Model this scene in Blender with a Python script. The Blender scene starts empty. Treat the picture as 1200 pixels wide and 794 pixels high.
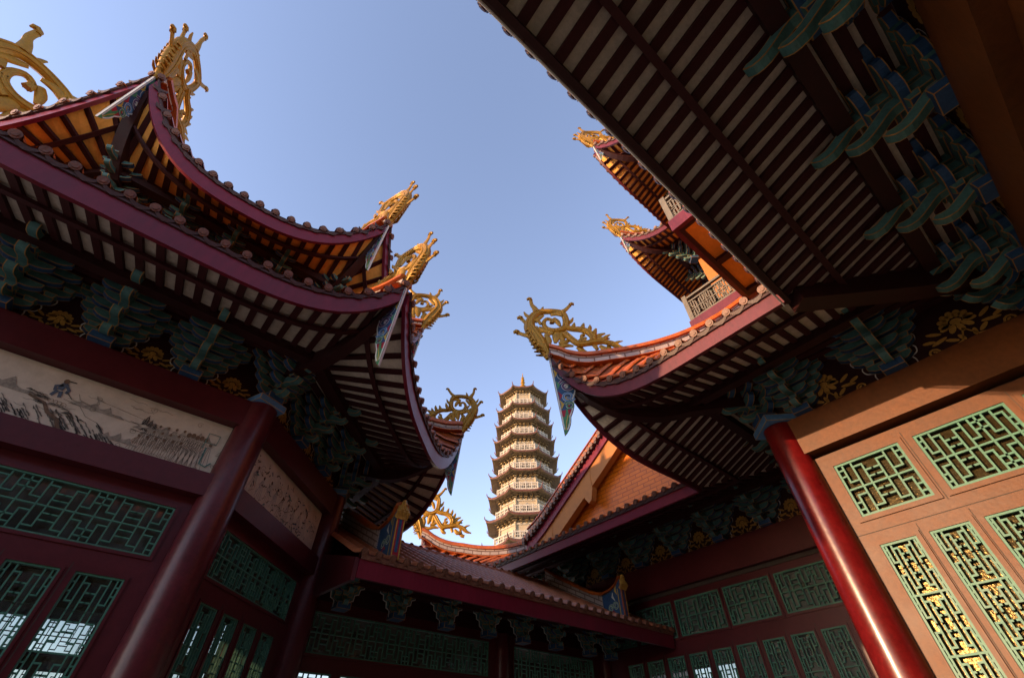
import bpy, math, random
from mathutils import Vector as V, Matrix
random.seed(7)
SC = bpy.context.scene
COL = SC.collection
R = math.radians
PI = math.pi
GZ = -1.5                       # ground level; the camera is the origin, 1.5 m above it

# ------------------------------------------------------------------ materials
def mat(name, col, rough=.5, var=.15, scale=3., bump=0., bscale=40., spec=.28, metal=0., coat=0., stretch=(1, 1, 1)):
    m = bpy.data.materials.new(name); m.use_nodes = True
    nt = m.node_tree; N = nt.nodes; L = nt.links
    b = N['Principled BSDF']
    b.inputs['Roughness'].default_value = rough
    b.inputs['Metallic'].default_value = metal
    b.inputs['Specular IOR Level'].default_value = spec
    b.inputs['Coat Weight'].default_value = coat
    b.inputs['Coat Roughness'].default_value = .15
    tc = N.new('ShaderNodeTexCoord'); mp = N.new('ShaderNodeMapping'); mp.inputs['Scale'].default_value = stretch
    L.new(tc.outputs['Object'], mp.inputs['Vector'])
    n1 = N.new('ShaderNodeTexNoise'); n1.inputs['Scale'].default_value = scale
    n1.inputs['Detail'].default_value = 7; n1.inputs['Roughness'].default_value = .65
    L.new(mp.outputs['Vector'], n1.inputs['Vector'])
    r = N.new('ShaderNodeValToRGB')
    r.color_ramp.elements[0].position = .3; r.color_ramp.elements[1].position = .7
    r.color_ramp.elements[0].color = [c * (1 - var) for c in col] + [1]
    r.color_ramp.elements[1].color = [min(1, c * (1 + var)) for c in col] + [1]
    L.new(n1.outputs['Fac'], r.inputs['Fac'])
    n3 = N.new('ShaderNodeTexNoise'); n3.inputs['Scale'].default_value = scale * 7; n3.inputs['Detail'].default_value = 6; n3.inputs['Roughness'].default_value = .75
    L.new(mp.outputs['Vector'], n3.inputs['Vector'])
    g = N.new('ShaderNodeMapRange'); g.inputs['From Min'].default_value = .3; g.inputs['From Max'].default_value = .62; g.inputs['To Min'].default_value = 1 - var * 1.6; g.inputs['To Max'].default_value = 1.0
    L.new(n3.outputs['Fac'], g.inputs['Value'])
    mg = N.new('ShaderNodeMix'); mg.data_type = 'RGBA'; mg.blend_type = 'MULTIPLY'; mg.inputs['Factor'].default_value = 1
    L.new(r.outputs['Color'], mg.inputs[6]); L.new(g.outputs['Result'], mg.inputs[7]); L.new(mg.outputs[2], b.inputs['Base Color'])
    mr = N.new('ShaderNodeMapRange'); mr.inputs['To Min'].default_value = max(.03, rough - .1); mr.inputs['To Max'].default_value = min(1, rough + .12)
    L.new(n1.outputs['Fac'], mr.inputs['Value']); L.new(mr.outputs['Result'], b.inputs['Roughness'])
    if bump:
        n2 = N.new('ShaderNodeTexNoise'); n2.inputs['Scale'].default_value = bscale; n2.inputs['Detail'].default_value = 5
        L.new(mp.outputs['Vector'], n2.inputs['Vector'])
        bp = N.new('ShaderNodeBump'); bp.inputs['Strength'].default_value = bump; bp.inputs['Distance'].default_value = .02
        L.new(n2.outputs['Fac'], bp.inputs['Height']); L.new(bp.outputs['Normal'], b.inputs['Normal'])
    return m

def brick_mat(name, c1, c2, mortar, w, h, rough=.5, msize=.012):
    m = mat(name, c1, rough)
    nt = m.node_tree; N = nt.nodes; L = nt.links; b = N['Principled BSDF']
    uv = N.new('ShaderNodeUVMap'); br = N.new('ShaderNodeTexBrick')
    br.inputs['Scale'].default_value = 1; br.inputs['Brick Width'].default_value = w; br.inputs['Row Height'].default_value = h
    br.inputs['Mortar Size'].default_value = msize; br.inputs['Color1'].default_value = (*c1, 1); br.inputs['Color2'].default_value = (*c2, 1)
    br.inputs['Mortar'].default_value = (*mortar, 1)
    L.new(uv.outputs['UV'], br.inputs['Vector'])
    nz = [n for n in N if n.type == 'TEX_NOISE'][0]; nz.inputs['Scale'].default_value = 2.5
    mx = N.new('ShaderNodeMix'); mx.data_type = 'RGBA'; mx.blend_type = 'MULTIPLY'; mx.inputs['Factor'].default_value = .5
    L.new(br.outputs['Color'], mx.inputs[6]); L.new(nz.outputs['Fac'], mx.inputs[7])
    L.new(mx.outputs[2], b.inputs['Base Color'])
    bp = N.new('ShaderNodeBump'); bp.inputs['Strength'].default_value = .5; bp.inputs['Distance'].default_value = .01; bp.invert = True
    L.new(br.outputs['Fac'], bp.inputs['Height']); L.new(bp.outputs['Normal'], b.inputs['Normal'])
    return m

def glass_mat(name, tint, see, dust, rough=.04, bump=0., grey=(.3, .32, .3), bscale=45):
    m = bpy.data.materials.new(name); m.use_nodes = True
    nt = m.node_tree; N = nt.nodes; L = nt.links
    for n in list(N):
        if n.type != 'OUTPUT_MATERIAL': N.remove(n)
    out = N['Material Output']
    tr = N.new('ShaderNodeBsdfTransparent'); tr.inputs['Color'].default_value = (*tint, 1)
    df = N.new('ShaderNodeBsdfDiffuse'); df.inputs['Color'].default_value = (*grey, 1)
    gl = N.new('ShaderNodeBsdfGlossy'); gl.inputs['Roughness'].default_value = rough
    if bump > .2: gl.inputs['Color'].default_value = (.27, .20, .085, 1)
    fr = N.new('ShaderNodeFresnel'); fr.inputs['IOR'].default_value = 1.55
    a = N.new('ShaderNodeMixShader'); c = N.new('ShaderNodeMixShader')
    tc = N.new('ShaderNodeTexCoord'); nz = N.new('ShaderNodeTexNoise'); nz.inputs['Scale'].default_value = 2.2; nz.inputs['Detail'].default_value = 6
    L.new(tc.outputs['Object'], nz.inputs['Vector'])
    mr = N.new('ShaderNodeMapRange'); mr.inputs['From Min'].default_value = .25; mr.inputs['From Max'].default_value = .75
    mr.inputs['To Min'].default_value = max(0, dust - .15); mr.inputs['To Max'].default_value = min(1, dust + .15)
    L.new(nz.outputs['Fac'], mr.inputs['Value']); L.new(mr.outputs['Result'], a.inputs['Fac'])
    L.new(tr.outputs[0], a.inputs[1]); L.new(df.outputs[0], a.inputs[2])
    L.new(fr.outputs[0], c.inputs['Fac']); L.new(a.outputs[0], c.inputs[1]); L.new(gl.outputs[0], c.inputs[2])
    if bump:
        n2 = N.new('ShaderNodeTexNoise'); n2.inputs['Scale'].default_value = bscale; n2.inputs['Detail'].default_value = 3
        L.new(tc.outputs['Object'], n2.inputs['Vector'])
        bp = N.new('ShaderNodeBump'); bp.inputs['Strength'].default_value = bump; bp.inputs['Distance'].default_value = .01
        L.new(n2.outputs['Fac'], bp.inputs['Height'])
        L.new(bp.outputs['Normal'], gl.inputs['Normal']); L.new(bp.outputs['Normal'], df.inputs['Normal'])
    L.new(c.outputs[0], out.inputs['Surface'])
    return m

M = {}
M['maroon'] = mat('maroon_paint', (.075, .0095, .014), .38, .14, 1.6, .06, 30)
M['fascia'] = mat('fascia_paint', (.15, .009, .024), .4, .16, 2.5, .06, 30, stretch=(1, 1, .3))
M['pink'] = mat('weathered_red_paint', (.105, .013, .022), .45, .2, 2.5, .06, 30, stretch=(1, 1, .3))
M['shaded_column'] = mat('red_lacquer_shaded', (.085, .0105, .016), .36, .25, 3.5, .07, 14, coat=.12)  # same red lacquer, shade put into the colour for the left columns
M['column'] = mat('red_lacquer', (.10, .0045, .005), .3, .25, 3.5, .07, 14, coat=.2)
M['terracotta'] = mat('brick_red_paint', (.106, .033, .0074), .48, .2, 2.2, .08, 26)
M['rafter'] = mat('rafter_paint', (.045, .0095, .011), .65, .2, spec=.2)
M['beam'] = mat('beam_paint', (.032, .0065, .0065), .6, .2, spec=.25)
M['board'] = mat('soffit_boards', (.52, .47, .40), .7, .17, 3.2, .04, 30)
M['bounce_ochre'] = mat('bounce_tinted_boards', (.82, .40, .085), .65, .12, 2.2, .04, 30)  # warm bounced light put into the base colour of the upper soffits
M['orange'] = mat('orange_plaster', (.72, .33, .05), .6, .12, 1.2, .04, 30)
M['tan'] = mat('tan_plaster', (.34, .12, .025), .6, .1, 1.5)
M['tile'] = mat('glazed_orange_tile', (.48, .105, .016), .38, .3, 7, .12, 25, coat=.15)
M['tile_pan'] = mat('pan_tile', (.30, .065, .012), .5, .3, 7, .1, 25)
M['tile_end'] = mat('tile_end_clay', (.17, .07, .045), .45, .3, 9, .3, 30)
M['tile_dark'] = mat('drip_tile_clay', (.06, .026, .022), .5, .3, 9, .2, 30)
M['gtile'] = mat('pale_glazed_tile', (.42, .135, .06), .42, .25, 5, .1, 22, coat=.08)
M['gold'] = mat('gilded_carving', (.315, .155, .0095), .42, .2, 6, .25, 22, metal=.25)
M['goldpaint'] = mat('gold_paint', (.46, .25, .05), .5, .2, 6)
M['teal'] = mat('teal_paint', (.055, .165, .165), .5, .25, 5)
M['blue'] = mat('blue_paint', (.02, .075, .175), .5, .25, 5)
M['edge'] = mat('ochre_edge', (.36, .19, .05), .5, .2)
M['lattice'] = mat('green_lattice', (.045, .17, .125), .45, .15, 4)
M['wash'] = mat('ink_wash', (.30, .275, .24), .6, .3, 5)
M['white'] = mat('white_line', (.55, .55, .53), .5, .1)
M['panel'] = mat('mural_ground', (.55, .50, .43), .6, .12, 1.3, .03, 50)
M['ink'] = mat('ink_dark', (.03, .028, .028), .6, .3, 6)
M['inkgrey'] = mat('ink_grey', (.12, .11, .10), .6, .3, 6)
M['inkbrown'] = mat('ink_brown', (.17,.11,.075), .6, .3, 6)
M['inkblue'] = mat('ink_blue', (.08,.115,.175), .6, .2, 6)
M['inkgreen'] = mat('ink_green', (.07, .20, .20), .6, .2, 6)
M['red'] = mat('red_paint', (.36,.015,.03), .5, .2)
M['green'] = mat('green_paint', (.05, .22, .10), .5, .2)
M['yellow'] = mat('yellow_paint', (.5,.32,.05), .5, .2)
M['purple'] = mat('purple_paint', (.10, .04, .13), .5, .2)
M['sky_blue'] = mat('light_blue_paint', (.09, .25, .50), .5, .2)
M['cream'] = mat('cream_render', (.35, .285, .205), .7, .12, .8)
M['pag_roof'] = mat('pagoda_tiles', (.125, .046, .036), .5, .25, 2)
M['pag_brk'] = mat('pagoda_brackets', (.32, .225, .11), .6, .3, 2)
M['stone'] = mat('stone_rail', (.40, .36, .30), .7, .12, 2)
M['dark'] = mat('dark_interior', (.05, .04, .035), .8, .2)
M['ceil'] = mat('interior_plaster', (.2,.19,.17), .8, .1)
M['railwood'] = mat('weathered_rail', (.13, .11, .085), .6, .25, 5)
M['gable'] = brick_mat('gable_tile', (.74, .165, .006), (.64, .135, .005), (.44, .085, .005), .34, .105, .38)
M['whitebrick'] = brick_mat('ridge_brick', (.5, .42, .38), (.42, .34, .31), (.16, .09, .07), .26, .085, .5)
M['glass'] = glass_mat('dusty_glass', (.75, .8, .78), .5, .30, .03, grey=(.22, .24, .23))
M['frost'] = glass_mat('hammered_glass', (.5, .45, .35), .2, .7, .15, .22, (.03, .023, .011))
M['grey_glass'] = glass_mat('milky_glass', (.5, .55, .53), .3, .6, .08, .1, (.15, .165, .155))
def ground_mat():
    m = mat('paving_stone', (.33, .30, .27), .75, .18, 1.5, .1, 20)
    nt = m.node_tree; N = nt.nodes; L = nt.links; b = N['Principled BSDF']
    tc = [n for n in N if n.type == 'TEX_COORD'][0]
    br = N.new('ShaderNodeTexBrick'); br.inputs['Scale'].default_value = 1.2
    br.inputs['Color1'].default_value = (.40, .375, .335, 1); br.inputs['Color2'].default_value = (.34, .32, .29, 1); br.inputs['Mortar'].default_value = (.18, .17, .155, 1)
    L.new(tc.outputs['Object'], br.inputs['Vector']); L.new(br.outputs['Color'], b.inputs['Base Color'])
    return m
M['ground'] = ground_mat()

# ------------------------------------------------------------------ mesh builder
class MB:
    def __init__(s): s.v = []; s.f = []; s.m = []; s.uv = []; s.mats = []
    def mi(s, m):
        if m not in s.mats: s.mats.append(m)
        return s.mats.index(m)
    def face(s, pts, m, uv=None):
        i = len(s.v); s.v += [tuple(p) for p in pts]
        s.f.append(tuple(range(i, i + len(pts)))); s.m.append(s.mi(m)); s.uv.append(uv)
    def rimface(s, pts, m, em, d=.006):
        pts = [V(p) for p in pts]; n = len(pts)
        c = sum(pts, V()) / n
        inner = []
        for k, p in enumerate(pts):
            a = (pts[k - 1] - p); b = (pts[(k + 1) % n] - p)
            la, lb = a.length, b.length
            if la < 1e-6 or lb < 1e-6: inner.append(p); continue
            dd = min(d, la * .35, lb * .35)
            if n == 4: inner.append(p + a / la * dd + b / lb * dd); continue
            nn = sum(((pts[i] - c).cross(pts[(i + 1) % n] - c) for i in range(n)), V()).normalized()
            m1 = nn.cross(-a / la); m2 = nn.cross(b / lb); mm = m1 + m2
            inner.append(p + mm / max(.35, mm.length_squared / 2) * d * .9 if mm.length > .2 else p + m1 * d)
        for k in range(n):
            j = (k + 1) % n
            s.face([pts[k], pts[j], inner[j], inner[k]], em)
        s.face(inner, m)
    def hexa(s, b, t, m, em=None, bm=None):      # b, t: four points each (bottom, top), ccw seen from above
        fs = [(b[::-1], bm or m), (t, m)] + [([b[k], b[(k + 1) % 4], t[(k + 1) % 4], t[k]], m) for k in range(4)]
        for pts, mm in fs:
            if em: s.rimface(pts, mm, em)
            else: s.face(pts, mm)
    def box(s, F, a0, a1, o0, o1, h0, h1, m, em=None, bm=None):   # in a frame: along, outward, up
        b = [F(a0, o1, h0), F(a1, o1, h0), F(a1, o0, h0), F(a0, o0, h0)]
        t = [F(a0, o1, h1), F(a1, o1, h1), F(a1, o0, h1), F(a0, o0, h1)]
        s.hexa(b, t, m, em, bm)
    def grid(s, rows, m, uvs=None, flip=False):
        i = len(s.v); nr = len(rows); nc = len(rows[0])
        for r in rows: s.v += [tuple(p) for p in r]
        k = s.mi(m)
        for r in range(nr - 1):
            for c in range(nc - 1):
                q = (i + r * nc + c, i + r * nc + c + 1, i + (r + 1) * nc + c + 1, i + (r + 1) * nc + c)
                if uvs: u = [uvs[r][c], uvs[r][c + 1], uvs[r + 1][c + 1], uvs[r + 1][c]]
                else: u = None
                if flip: q = q[::-1]; u = u[::-1] if u else None
                s.f.append(q); s.m.append(k); s.uv.append(u)
    def sweep(s, secs, m, cap=True, uvs=None):  # secs: list of closed sections (same count)
        rows = [list(x) + [x[0]] for x in secs]
        s.grid(rows, m, uvs)
        if cap: s.face(secs[0][::-1], m); s.face(secs[-1], m)
    def tube(s, pts, rad, m, n=8, flat=1., side=None):
        pts = [V(p) for p in pts]; secs = []
        for k, p in enumerate(pts):
            a = pts[max(0, k - 1)]; b = pts[min(len(pts) - 1, k + 1)]
            t = (b - a).normalized()
            u = V(side) if side is not None else (V((0, 0, 1)) if abs(t.z) < .9 else V((1, 0, 0)))
            u = (u - t * u.dot(t)).normalized(); w = t.cross(u)
            r = rad[k] if hasattr(rad, '__len__') else rad
            secs.append([p + w * r * math.cos(2 * PI * j / n) + u * r * flat * math.sin(2 * PI * j / n) for j in range(n)])
        s.sweep(secs, m)
    def prism(s, F2, poly, d0, d1, m, em=None, side=None):  # F2(x,y,d)
        a = [F2(x, y, d0) for x, y in poly]; b = [F2(x, y, d1) for x, y in poly]
        if em: s.rimface(b, m, em); s.rimface(a[::-1], m, em)
        else: s.face(b, m); s.face(a[::-1], m)
        n = len(poly)
        for k in range(n):
            j = (k + 1) % n
            q = [a[k], a[j], b[j], b[k]]
            if em:      # painted lines only along the two long edges
                f_ = min(.3, .007 / max(1e-4, (V(b[k]) - V(a[k])).length))
                cut = lambda p, r, f: V(p).lerp(V(r), f)
                s.face([a[k], a[j], cut(a[j], b[j], f_), cut(a[k], b[k], f_)], em)
                s.face([cut(a[k], b[k], f_), cut(a[j], b[j], f_), cut(a[j], b[j], 1 - f_), cut(a[k], b[k], 1 - f_)], side or m)
                s.face([cut(a[k], b[k], 1 - f_), cut(a[j], b[j], 1 - f_), b[j], b[k]], em)
            else: s.face(q, side or m)
    def ribbon(s, F2, pts, w, m, d=0.):
        n = len(pts); L = []; Rr = []
        for k in range(n):
            a = pts[max(0, k - 1)]; b = pts[min(n - 1, k + 1)]
            tx, ty = b[0] - a[0], b[1] - a[1]; l = math.hypot(tx, ty) or 1
            ww = w[k] if hasattr(w, '__len__') else w
            L.append(F2(pts[k][0] - ty / l * ww / 2, pts[k][1] + tx / l * ww / 2, d))
            Rr.append(F2(pts[k][0] + ty / l * ww / 2, pts[k][1] - tx / l * ww / 2, d))
        s.grid([L, Rr], m)
    def lathe(s, c, prof, m, n=20):
        secs = [[V((c[0] + r * math.cos(2 * PI * j / n), c[1] + r * math.sin(2 * PI * j / n), c[2] + z)) for j in range(n)] for r, z in prof]
        s.sweep(secs, m)
    def mesh(s, name, smooth=None):
        me = bpy.data.meshes.new(name); me.from_pydata(s.v, [], s.f)
        for m in s.mats: me.materials.append(M[m])
        me.polygons.foreach_set('material_index', s.m)
        if any(u for u in s.uv):
            l = me.uv_layers.new(name='UVMap'); k = 0
            for f, u in zip(s.f, s.uv):
                for j in range(len(f)):
                    if u: l.data[k].uv = u[j]
                    k += 1
        me.validate()
        if smooth:
            me.polygons.foreach_set('use_smooth', [True] * len(me.polygons))
            me.set_sharp_from_angle(angle=R(smooth))
        me.update()
        return me
    def build(s, name, parent=None, smooth=None, mw=None, label=None):
        return link(bpy.data.objects.new(name, s.mesh(name, smooth)), parent, mw, label)

W = {}
def link(o, parent=None, mw=None, label=None):
    COL.objects.link(o); mw = mw or Matrix.Identity(4)
    if parent is not None:
        o.parent = parent; o.matrix_parent_inverse = W[parent].inverted()
    o.matrix_basis = mw; W[o] = mw
    if label: o['label'] = label
    return o
def thing(name, label, cat, loc):
    o = bpy.data.objects.new(name, None); o['label'] = label; o['category'] = cat
    o.empty_display_size = .3
    return link(o, None, Matrix.Translation(V(loc)))
def dup(o, parent, mw):
    c = o.copy(); link(c, parent, mw)
    for ch in list(o.children):
        d = ch.copy(); link(d, c, mw @ W[o].inverted() @ W[ch])
    return c
def frame(o, t, n):        # along t, outward n, up z
    o = V(o); t = V(t).normalized(); n = V(n).normalized()
    return lambda a, d, h: o + t * a + n * d + V((0, 0, h))
def fmat(o, t, n):
    t = V(t).normalized(); n = V(n).normalized()
    return Matrix(((t.x, n.x, 0, o[0]), (t.y, n.y, 0, o[1]), (0, 0, 1, o[2]), (0, 0, 0, 1)))
def lerp(a, b, t): return a + (b - a) * t
LOC = lambda a, d, h: V((a, d, h))

# ------------------------------------------------------------------ roof panels
class Panel:
    """one slope of a roof: soffit, rafters, fascia, tiles. a->b is the wall line, n points outwards, t = n turned left"""
    def __init__(s, a, b, D, kA, kB, ze, zp, zw, LA=None, LB=None, qp=.36, rise=.24, s1=.42, s2=.05, Q=.4):
        s.a = V((a[0], a[1], 0)); s.b = V((b[0], b[1], 0)); s.D = D; s.kA = kA; s.kB = kB
        s.ze, s.zp, s.zw = ze, zp, zw; s.LA, s.LB = LA, LB; s.qp = qp; s.rise = rise; s.s1, s.s2, s.Q = s1, s2, Q
        s.L = (s.b - s.a).length; s.t = (s.b - s.a).normalized(); s.n = V((s.t.y, -s.t.x, 0))
    def ext(s, q): return -s.kA * q, s.L + s.kB * q
    def edge(s, t):
        l = f = 0.
        for P, e in ((s.LA, t + s.kA), (s.LB, s.L + s.kB - t)):
            if P:
                h, rg, ex, fl = P
                x = max(0., 1 - max(0, e) / rg); l += h * x ** ex; f += fl * x ** 2
        return l, f
    def edge2(s, t):      # the tile bed keeps the lift further in than the soffit
        l = 0.
        for P, e in ((s.LA, t + s.kA), (s.LB, s.L + s.kB - t)):
            if P:
                h, rg, ex, fl = P
                l += h * max(0., 1 - max(0, e) / (rg * 1.5)) ** 2.2
        return l
    def plan(s, t, q, extra=0.):
        l, f = s.edge(t)
        return s.a + s.t * t + s.n * (q * (s.D + f) + extra)
    def zb(s, t, q):
        l, f = s.edge(t)
        if q >= s.qp:
            r = (q - s.qp) / (1 - s.qp); return lerp(s.zp, s.ze, r) + l * r
        return lerp(s.zw, s.zp, q / s.qp)
    def zt(s, t, q):
        l, f = s.edge(t); d = (1 - q) * s.D
        w = max(0., q) ** 3; l = l * w + s.edge2(t) * (1 - w) * max(0., min(1, q + .3)) ** .8
        return s.ze + s.rise + l + s.s1 * d + s.s2 * d * d
    def P(s, t, q, dz=0., extra=0.):
        p = s.plan(t, q, extra); p.z = s.zb(t, q) + dz; return p
    def T(s, t, q, dz=0., extra=0.):
        p = s.plan(t, q, extra); p.z = s.zt(t, q) + dz; return p
    def clip(s, t, lo, hi):
        for k, d in ((s.kA, t), (s.kB, s.L - t)):     # need d >= -k*q
            if d < 0 or k < 0 or lo < 0:
                if k > 1e-6: lo = max(lo, -d / k)
                elif k < -1e-6: hi = min(hi, d / -k)
        return lo, hi
    def along(s, q, n=48):
        a, b = s.ext(q); return [lerp(a, b, k / n) for k in range(n + 1)]
    def bar(s, mb, q, w, h, dz, m, inset=.0, up=False):   # a beam along the wall at depth q (w in metres)
        fn = s.T if up else s.P
        secs = []; a, b = s.ext(q); a += inset; b -= inset
        for k in range(41):
            t = lerp(a, b, k / 40)
            secs.append([fn(t, q, dz, -w / 2), fn(t, q, dz, w / 2), fn(t, q, dz + h, w / 2), fn(t, q, dz + h, -w / 2)])
        mb.sweep(secs, m)

def rows_of(p, sp):
    a, b = p.ext(1.)
    lo, hi = min(a, 0), max(b, p.L)
    n = int((hi - lo) / sp)
    o = (hi - lo - n * sp) / 2
    return [lo + o + k * sp for k in range(n + 1)]

def roof_panel(th, p, board='board', fascia='fascia', fh=.2, sp=.178, tiles=True, tile='tile', top=True, stripes=True, rail=True, rw=.077, tend='tile_end', drip='tile_dark'):
    # soffit sheet
    mb = MB(); qs = [0, p.qp * .5, p.qp, p.qp + .12, p.qp + .26, p.qp + .4, p.qp + .52, 1.0]
    rows = []
    for q in qs:
        rows.append([p.P(t, q, .0 if q > p.qp - .01 else .03) for t in p.along(q)])
    mb.grid(rows, board)
    sof = mb.build('soffit', th)
    # rafters
    mb = MB()
    for t in rows_of(p, sp):
        lo, hi = p.clip(t, p.qp, 1.0)
        if hi - lo < .04: continue
        secs = []
        for k in range(7):
            q = lerp(lo, hi, k / 6)
            c0 = p.P(t, q, -.045); c1 = p.P(t, q, -.004); w = p.t * (rw / 2)
            secs.append([c0 - w, c0 + w, c1 + w, c1 - w])
        mb.sweep(secs, 'rafter')
    mb.build('rafters', sof)
    mb = MB(); p.bar(mb, p.qp + (1 - p.qp) * .62, .06, .05, -.095, 'rafter', .02)
    p.bar(mb, p.qp, .14, .15, -.15, 'beam', .0)
    if stripes:
        for q in (.08, .30, .52, .74):
            p.bar(mb, p.qp * q, p.D * p.qp * .12, .05, -.03, 'rafter', .01)
    mb.build('purlins', sof)
    # fascia
    mb = MB(); secs = []
    for t in p.along(1.):
        secs.append([p.P(t, 1., -.10, .0), p.P(t, 1., -.10, .05), p.P(t, 1., -.10 + fh + .06, .07), p.P(t, 1., -.10 + fh + .06, .0)])
    mb.sweep(secs, fascia); mb.build('fascia', th, 30)
    if not tiles: return
    mb = MB()
    if top:
        n = 14; rows = []; uv = []
        for k in range(n + 1):
            q = lerp(1.0, -p.Q, k / n); ts = p.along(q)
            rows.append([p.T(t, q, -.01, .10 if k == 0 else 0) for t in ts])
        mb.grid(rows, 'tile_pan' if tile == 'tile' else tile, None, True)
        rf = mb.build('roof', th)
        # bedding under the tiles at the eave
        mb = MB()
        for t in rows_of(p, .215):
            lo, hi = p.clip(t, -p.Q, 1.0)
            if hi - lo < .05: continue
            m = max(4, int((hi - lo) * p.D / .16)); secs = []
            for k in range(m + 1):
                q = lerp(hi, lo, k / m)
                rr = .062
                base = p.T(t, q, -.005, .12 if k == 0 and hi > .99 else 0)
                secs.append([base + p.t * (rr * math.cos(PI * j / 6)) + V((0, 0, rr * 1.1 * math.sin(PI * j / 6))) for j in range(7)])
                if k < m:   # the lip where the next tile starts
                    q2 = lerp(hi, lo, (k + .92) / m); base = p.T(t, q2, -.005); rr = .053
                    secs.append([base + p.t * (rr * math.cos(PI * j / 6)) + V((0, 0, rr * 1.1 * math.sin(PI * j / 6))) for j in range(7)])
            mb.grid(secs, tile)
        mb.build('tile_rows', rf, 50)
    else:
        rf = th
    mb = MB()
    mb.sweep([[p.T(t, 1., -.07, .03), p.T(t, 1., -.07, .09), p.T(t, 1., .0, .09), p.T(t, 1., .0, .03)] for t in p.along(1.)], drip)
    for t in rows_of(p, .215):
        lo, hi = p.clip(t, 0, 1.0)
        if hi < .99: continue
        c = p.T(t, 1., .012, .125); n3 = (p.n + V((0, 0, -.35))).normalized(); u = p.t; w = n3.cross(u)
        if w.z < 0: w = -w
        rr = .047
        ring = [c + u * rr * math.cos(2 * PI * j / 12) + w * rr * math.sin(2 * PI * j / 12) for j in range(12)]
        back = [x - n3 * .05 for x in ring]
        mb.sweep([back, ring], tend)
        ring2 = [c + n3 * .008 + (x - c) * .6 for x in ring]; mb.sweep([[x - n3 * .012 for x in ring2], ring2], tend)
        # drip tile between the rows
        td = t + .1075
        if td < p.ext(1.)[1]:
            c = p.T(td, 1., -.045, .10)
            F2 = lambda x, y, d: c + u * x + w * y + n3 * d
            poly = [(-.09, .045), (-.085, .01), (-.05, -.02), (0, -.036), (.05, -.02), (.085, .01), (.09, .045), (.045, .022), (0, .014), (-.045, .022)]
            mb.prism(F2, poly, -.03, .0, drip)
    mb.build('eave_tile_ends', rf)

def hip_line(p, atB, q):
    t = (p.L + p.kB * q) if atB else (-p.kA * q)
    return t

def hip_beam(th, p, atB, w=.15, h=.24, m='beam'):
    mb = MB(); secs = []
    a = p.P(hip_line(p, atB, 0), 0); b = p.P(hip_line(p, atB, 1), 1); r = (b - a); r.z = 0; r.normalize(); sd = V((-r.y, r.x, 0)) * w / 2
    for k in range(15):
        q = lerp(.02, .985, k / 14); t = hip_line(p, atB, q)
        x = p.P(t, q); dz = lerp(1, .55, max(0, q - .5) * 2)
        secs.append([x - sd + V((0, 0, -h * dz)), x + sd + V((0, 0, -h * dz)), x + sd + V((0, 0, .015)), x - sd + V((0, 0, .015))])
    mb.sweep(secs, m); return mb.build('hip_beam', th)

def hip_ridge(th, p, atB, q0=-.3, hh=.30, w=.15, dip=0.):
    """brick ridge with tile cap that runs down the hip and turns up at the tip"""
    a = p.T(hip_line(p, atB, 0), 0); b = p.T(hip_line(p, atB, 1), 1); r = (b - a); r.z = 0; r.normalize(); sd = V((-r.y, r.x, 0))
    pts = []; L = 0
    for k in range(25):
        q = lerp(q0, 1.02, k / 24); t = hip_line(p, atB, q); x = p.T(t, q, -.02)
        if pts: L += (x - pts[-1][0]).length
        pts.append((x, L))
    mb = MB(); secs = [[x - sd * w / 2, x + sd * w / 2, x + sd * w / 2 + V((0, 0, hh * .7)), x - sd * w / 2 + V((0, 0, hh * .7))] for x, l in pts]
    uvs = [[(l, 0), (l, .05), (l, hh * .7), (l, hh * .75), (l, 0)] for x, l in pts]
    mb.sweep(secs, 'whitebrick', True, uvs); rd = mb.build('hip_ridge', th)
    mb = MB(); secs = []
    for x, l in pts:
        secs.append([x + sd * (w * .85 * math.cos(PI * j / 8)) + V((0, 0, hh * .7 + .1 * math.sin(PI * j / 8) + (.0 if 0 < j < 8 else -.03))) for j in range(9)])
    mb.sweep(secs, 'tile'); mb.build('ridge_cap', rd, 40)
    mb = MB(); secs = []
    for x, l in pts:
        secs.append([x + sd * (w * 1.0 * math.cos(PI * j / 6)) + V((0, 0, .06 * math.sin(PI * j / 6) - .01)) for j in range(7)])
    mb.sweep(secs, 'tile'); mb.build('ridge_foot_tiles', rd, 40)
    e = pts[-1][0]
    return e, r, hh

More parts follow.
